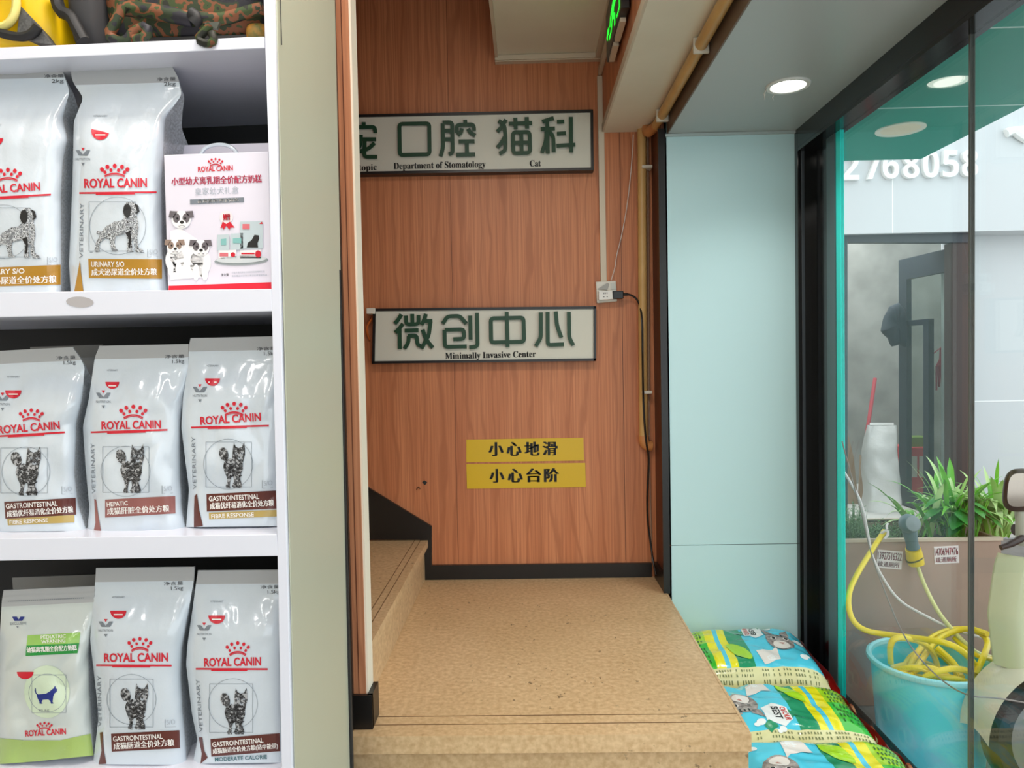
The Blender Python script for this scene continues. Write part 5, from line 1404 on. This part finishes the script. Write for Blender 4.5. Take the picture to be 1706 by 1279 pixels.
# bags standing behind the front ones
def back(label, Lp, Rp, Y, seed, film):
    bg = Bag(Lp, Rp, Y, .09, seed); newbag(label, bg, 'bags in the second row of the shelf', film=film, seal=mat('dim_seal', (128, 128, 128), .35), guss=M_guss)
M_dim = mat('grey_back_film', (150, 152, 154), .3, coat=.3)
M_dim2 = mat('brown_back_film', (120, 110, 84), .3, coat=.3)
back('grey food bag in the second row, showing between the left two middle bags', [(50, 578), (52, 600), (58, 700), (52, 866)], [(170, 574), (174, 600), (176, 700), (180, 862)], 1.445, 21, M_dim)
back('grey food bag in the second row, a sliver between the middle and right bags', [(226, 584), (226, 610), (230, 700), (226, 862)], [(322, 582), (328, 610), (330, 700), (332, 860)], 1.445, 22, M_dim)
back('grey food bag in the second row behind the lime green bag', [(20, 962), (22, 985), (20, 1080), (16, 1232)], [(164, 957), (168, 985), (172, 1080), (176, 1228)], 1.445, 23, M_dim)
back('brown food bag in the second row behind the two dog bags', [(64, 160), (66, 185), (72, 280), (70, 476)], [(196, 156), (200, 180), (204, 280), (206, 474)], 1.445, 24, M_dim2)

# ------------------------------------------------------------------ carriers on the top board
M_camo = blotch('camouflage_cloth', [(30, 32, 20), (54, 70, 30), (120, 70, 40), (36, 50, 24), (26, 24, 34)], 26, .6)
M_nyl = mat('black_nylon', (22, 22, 24), .6); M_yelc = mat('carrier_yellow', (232, 190, 10), .35); M_mesh = mat('grey_mesh', (96, 96, 96), .7, var=(200, (70, 70, 70)))
zt1 = at(100, 73, YSH).z
def roundbox(b, x0, x1, y0, y1, z0, z1, mi=0, pw=.35, nu=28, nv=16):
    c = Vector(((x0 + x1) / 2, (y0 + y1) / 2, (z0 + z1) / 2)); h = Vector(((x1 - x0) / 2, (y1 - y0) / 2, (z1 - z0) / 2))
    sg = lambda v: math.copysign(abs(v) ** pw, v)
    def f(u, v):
        a = 2 * math.pi * u; e = math.pi * (v - .5)
        return c + Vector((h.x * sg(math.cos(a)) * sg(math.cos(e)), h.y * sg(math.sin(a)) * sg(math.cos(e)), h.z * sg(math.sin(e))))
    b.grid(f, nu, nv, mi)
yc_ = YSH + .03
p0 = at(-60, 75, yc_); p1 = at(88, 75, yc_); zb1 = zt1 + .004
cr = thing('pet_carrier', 'yellow and grey hard pet carrier on the top shelf at the left edge', 'carrier', ((p0.x + p1.x) / 2, yc_ + .12, zb1))
b = MB(); roundbox(b, p0.x, p1.x, yc_, yc_ + .25, zb1, zb1 + .3); b.build('shell', M_yelc, cr, smooth=True, autosmooth=60)
b = MB(); b.prism([at(x, y, yc_ - .002) for x, y in [(34, 10), (62, 40), (86, 74), (60, 71), (28, 58)]], (0, .02, 0)); b.build('mesh_panel', M_mesh, cr)
b = MB(); q = at(2, 6, yc_ - .004); b.tube([q + Vector((math.cos(a) * .03, -.004, math.sin(a) * .042)) for a in [k * .2618 for k in range(24)]], .007, 8, close=True); b.build('porthole_ring', mat('pale_yellow_ring', (226, 214, 130), .3), cr, smooth=True)
b = MB(); b.tube([at(x, y, yc_ - .008) for x, y in [(-8, 52), (18, 60), (40, 62), (55, 56), (64, 44)]], .008, 8, smooth=1); b.build('strap', M_nyl, cr, smooth=True)
p0 = at(90, 72, yc_); p1 = at(152, 70, yc_)
b = MB(); roundbox(b, p0.x, p1.x, yc_ + .02, yc_ + .25, zb1, zb1 + .3, pw=.5)
bp_ = thing('dark_backpack', 'dark grey backpack between the yellow carrier and the camouflage bag', 'bag', ((p0.x + p1.x) / 2, yc_ + .12, zb1))
b.build('pack', mat('charcoal_cloth', (52, 52, 54), .8), bp_, smooth=True)
b = MB(); b.tube([at(x, y, yc_ + .005) for x, y in [(92, -10), (100, 20), (118, 26), (128, 46), (140, 68)]], .011, 8, smooth=1); b.build('strap', M_nyl, bp_, smooth=True)
p0 = at(150, 66, yc_ + .02); p1 = at(436, 62, yc_ + .02)
cb = thing('camouflage_bag', 'camouflage pet bag with rolled straps lying on the top shelf', 'bag', ((p0.x + p1.x) / 2, yc_ + .14, zb1 + .005))
b = MB(); roundbox(b, p0.x, p1.x, yc_ + .03, yc_ + .26, zb1 + .026, zb1 + .33, pw=.4, nu=40, nv=20); b.build('body', M_camo, cb, smooth=True, autosmooth=60)
b = MB(); b.box(p0.x + .03, p1.x - .015, yc_ + .045, yc_ + .25, zb1 + .004, zb1 + .04); b.build('base', M_nyl, cb, bevel=.008)
b = MB()
b.tube([at(x, y, yc_ + .01) for x, y in [(205, 14), (250, 18), (300, 28), (322, 34)]], [.013, .014, .013, .012], 10, smooth=1)
b.tube([at(x, y, yc_ - .012) for x, y in [(204, 10), (192, 40), (180, 58), (196, 70), (212, 68), (224, 52), (246, 42), (244, 62), (224, 66)]], .009, 9, smooth=1)
b.tube([at(x, y, yc_ + .01) for x, y in [(330, 30), (370, 33), (410, 20), (438, 14)]], .011, 9, smooth=1)
b.build('rolled_strap', M_camo, cb, smooth=True)
b = MB(); b.tube([at(x, y, yc_ + .002) for x, y in [(318, 22), (330, 30), (322, 40)]], .011, 10, smooth=1); b.build('strap_keeper', M_nyl, cb, smooth=True)
b = MB(); b.tube([at(x, y, YSH - .004) for x, y in [(352, 42), (340, 54), (328, 66), (346, 74), (358, 68), (352, 54)]], .007, 8, smooth=1); b.prism([at(x, y, YSH - .006) for x, y in [(341, 38), (366, 36), (361, 48), (343, 46)]], (0, .006, 0), 1); b.build('buckle_strap', [M_camo, mat('buckle_grey', (62, 66, 56), .4)], cb, smooth=True)
b = MB(); roundbox(b, at(398, 60, yc_).x, at(440, 60, yc_).x, yc_ + .012, yc_ + .10, zb1 + .012, zb1 + .05, pw=.7); b.build('side_pouch', mat('ochre_camo', (178, 120, 40), .6, var=(60, (84, 92, 40))), cb, smooth=True)
# ------------------------------------------------------------------ cat litter bags on the floor by the window
M_lb = mat('litter_blue', (84, 208, 236), .22, coat=.5, bump=(18, .12))
M_lcream = mat('litter_cream', (226, 222, 168), .25, coat=.4)
M_lred = mat('litter_red', (214, 34, 30), .3, coat=.4)
LM = [M_lb, mat('litter_green', (60, 190, 50), .22, coat=.5), mat('litter_lime', (170, 222, 40), .22, coat=.5), mat('litter_yellow', (240, 232, 30), .22, coat=.5), mat('litter_deep_green', (40, 150, 104), .22, coat=.5), M_lcream]
M_cloud = mat('litter_white', (238, 242, 242), .3); M_catg = mat('cat_print_grey', (184, 176, 172), .4, var=(70, (116, 108, 106))); M_catl = mat('cat_print_light', (232, 226, 220), .4)

class Litter:
    """pillow shaped bag; a runs along X (0 at the landing, 1 at the glass), c along Y (0 front, 1 rear)"""
    def __init__(s, x0, x1, y0, y1, z0, th, seed, flip, tilt=0.0):
        s.x0, s.x1, s.y0, s.y1, s.z0, s.th, s.seed, s.flip, s.tilt = x0, x1, y0, y1, z0, th, seed, flip, tilt
    def h(s, a, c):
        e = (1 - abs(2 * a - 1) ** 5) ; g = (1 - abs(2 * c - 1) ** 4.5)
        e = max(0, e) ** .5; g = max(0, g) ** .55
        n = noise.noise(Vector((a * 5, c * 4, s.seed))) * .010 + (1 - abs(noise.noise(Vector((a * 7 + c * 3, c * 6, s.seed + 9)))) * 2) * .005
        return e * g * (s.th * .5 + n)
    def top(s, a, c, off=0.0):
        sh = .012 * noise.noise(Vector((a * 3, c * 3, s.seed + 4)))
        mid = s.z0 + s.th * .5 + s.tilt * (c - .5)
        return Vector((s.x0 + (s.x1 - s.x0) * a + sh * c, s.y0 + (s.y1 - s.y0) * c + .014 * noise.noise(Vector((a * 4, s.seed, 1))), mid + s.h(a, c) + off))
    def bot(s, a, c):
        p = s.top(a, c); mid = s.z0 + s.th * .5 + s.tilt * (c - .5)
        p.z = max(s.z0 + .001, mid - (p.z - mid) * 1.0); return p
    def zone(s, a, c):
        d = a if not s.flip else 1 - a
        # d: 0 at the green end
        if c < .10 or c > .93: return 5
        w = d
        if w < .20: return 1 if (c < .5) else 2
        if w < .27: return 3
        if w < .30: return 0
        if w < .36: return 3
        if w < .48: return 4
        return 0
    def build(s, label):
        o = thing('cat_litter_bag', label, 'bag', ((s.x0 + s.x1) / 2, (s.y0 + s.y1) / 2, s.z0), 'cat litter bags by the window')
        b = MB()
        b.grid(lambda u, v: s.top(u, v), 90, 60, lambda a, c: s.zone(a, c))
        b.grid(lambda u, v: s.bot(u, v), 30, 20, 5)
        b.build('sack', LM, o, smooth=True, autosmooth=60)
        m = (lambda a, c: s.top(a, c, .002)) if not s.flip else (lambda a, c: s.top(1 - a, 1 - c, .002))
        m2 = (lambda a, c: s.top(a, c, .003)) if not s.flip else (lambda a, c: s.top(1 - a, 1 - c, .003))
        m3 = (lambda a, c: s.top(a, c, .004)) if not s.flip else (lambda a, c: s.top(1 - a, 1 - c, .004))
        b = MB(); rnd = random.Random(s.seed)
        for (x, y, r) in ((.62, .20, .035), (.70, .82, .03), (.90, .55, .045), (.86, .22, .03), (.94, .80, .035), (.58, .90, .022)):
            b.patch(ell(x, y, r, r * 1.1, 14), m, 0, .03); b.patch(ell(x + r, y + .02, r * .7, r * .7, 12), m, 0, .03)
        b.build('cloud_print', M_cloud, o)
        b = MB()
        b.patch(ell(.76, .52, .10, .17, 24), m, 0, .03)                                                     # head
        b.patch([(.68, .64), (.66, .78), (.74, .70)], m, 0, .03); b.patch([(.79, .70), (.86, .78), (.85, .62)], m, 0, .03)
        b.patch(ell(.755, .44, .06, .07, 16), m2, 1, .03)
        for x in (.72, .81): b.patch(ell(x, .55, .022, .030, 12), m2, 1, .03); b.patch(ell(x, .55, .013, .024, 10), m3, 2)
        b.patch([(.745, .475), (.785, .475), (.765, .445)], m3, 3)
        b.patch([(.52, .30), (.66, .34), (.70, .40), (.68, .18), (.55, .12)], m, 1, .03)
        for k in range(3): b.patch([(.735 + k * .028, .62), (.745 + k * .028, .62), (.745 + k * .028, .68), (.735 + k * .028, .68)], m2, 2)
        b.build('cat_picture', [M_catg, M_catl, M_blk, mat('nose_pink', (206, 140, 130), .4)], o)
        b = MB()
        b.patch([(.50, .62), (.58, .56), (.66, .62), (.66, .82), (.56, .88), (.50, .80)], m, 0, .03)
        b.patch([(.64, .80), (.69, .86), (.66, .93), (.60, .88)], m, 1, .03); b.patch([(.44, .70), (.50, .64), (.50, .78)], m, 1, .03)
        def tx(t, p0, p1, h, mi):
            vs, fs = text2d(t, .02); d = Vector((p1[0] - p0[0], p1[1] - p0[1])); q = Vector((-d.y, d.x)).normalized()
            b.patch(([(p0[0] + d.x * v[0] + q.x * v[1] * h, p0[1] + d.y * v[0] + q.y * v[1] * h, 0) for v in vs], fs), m2, mi)
        tx('BEST', (.525, .60), (.525, .80), -.045, 2) if False else tx('BEST', (.60, .62), (.60, .80), .045, 2)
        tx('ODOUR', (.545, .62), (.545, .82), .035, 3)
        for k in range(7):
            x = .03 + .022 * k
            for j in range(9):
                y0 = .16 + j * .075
                if rnd.random() < .85: b.patch([(x, y0), (x + .009, y0), (x + .009, y0 + .05 * rnd.uniform(.5, 1)), (x, y0 + .05 * rnd.uniform(.5, 1))], m, 4)
        b.patch(ell(.40, .32, .055, .16, 18, rot=20), m, 5, .03)
        b.build('label_print', [M_cloud, LM[4], M_blk, M_lred, mat('litter_dark_print', (36, 96, 36), .4), LM[2]], o)
        b = MB()
        # printed side strip along the front edge
        for k in range(46):
            a0 = .05 + k * .0195
            if (k % 9) in (4,): continue
            if rnd.random() < .2: continue
            for j in range(3):
                c0 = .012 + j * .028
                b.patch([(a0, c0), (a0 + (.004 + .011 * rnd.random()), c0), (a0 + .008, c0 + .014), (a0, c0 + .014)], lambda a, c: s.top(a, c, .002))
        b.build('side_print', mat('litter_side_ink', (120, 128, 84), .5), o)
        # red heat-sealed end towards the glass
        b = MB()
        def endf(u, v):
            c = .04 + .92 * u; p = s.top(.97, c); mid = s.z0 + s.th * .5 + s.tilt * (c - .5)
            hh = s.th * .40 * (1 - abs(2 * c - 1) ** 6)
            return Vector((p.x + .014 + .012 * math.sin(v * 3.14) + .022 * max(0, 1 - u * 2.2), p.y, mid + hh * (.55 - 1.45 * v)))
        b.grid(endf, 24, 8)
        b.build('sealed_end', M_lred, o, smooth=True)
        b = MB()
        for cc in (.3, .72):
            p = endf(cc, .5) + Vector((.001, 0, 0))
            Mx = Matrix.Rotation(R(90), 3, 'Y')
            b.lathe(p, [(.018, 0), (.026, .003), (.032, 0)], 24, 0, Mx); b.lathe(p, [(.0001, .002), (.018, .002)], 20, 1, Mx)
        b.build('end_emblem', [M_lcream, LM[4]], o)
        return o
FL = FLOOR
Litter(.553, 1.035, 2.475, 2.822, FL + .006, .185, 3, False, .035).build('turquoise cat litter bag lying rearmost against the pale blue panel')
Litter(.553, 1.035, 2.125, 2.455, FL + .004, .135, 5, True, .02).build('turquoise cat litter bag with the cat face, middle of the floor row')
Litter(.553, 1.045, 1.78, 2.115, FL + .003, .125, 8, True, .015).build('turquoise cat litter bag lying nearest, cut by the bottom of the photo')
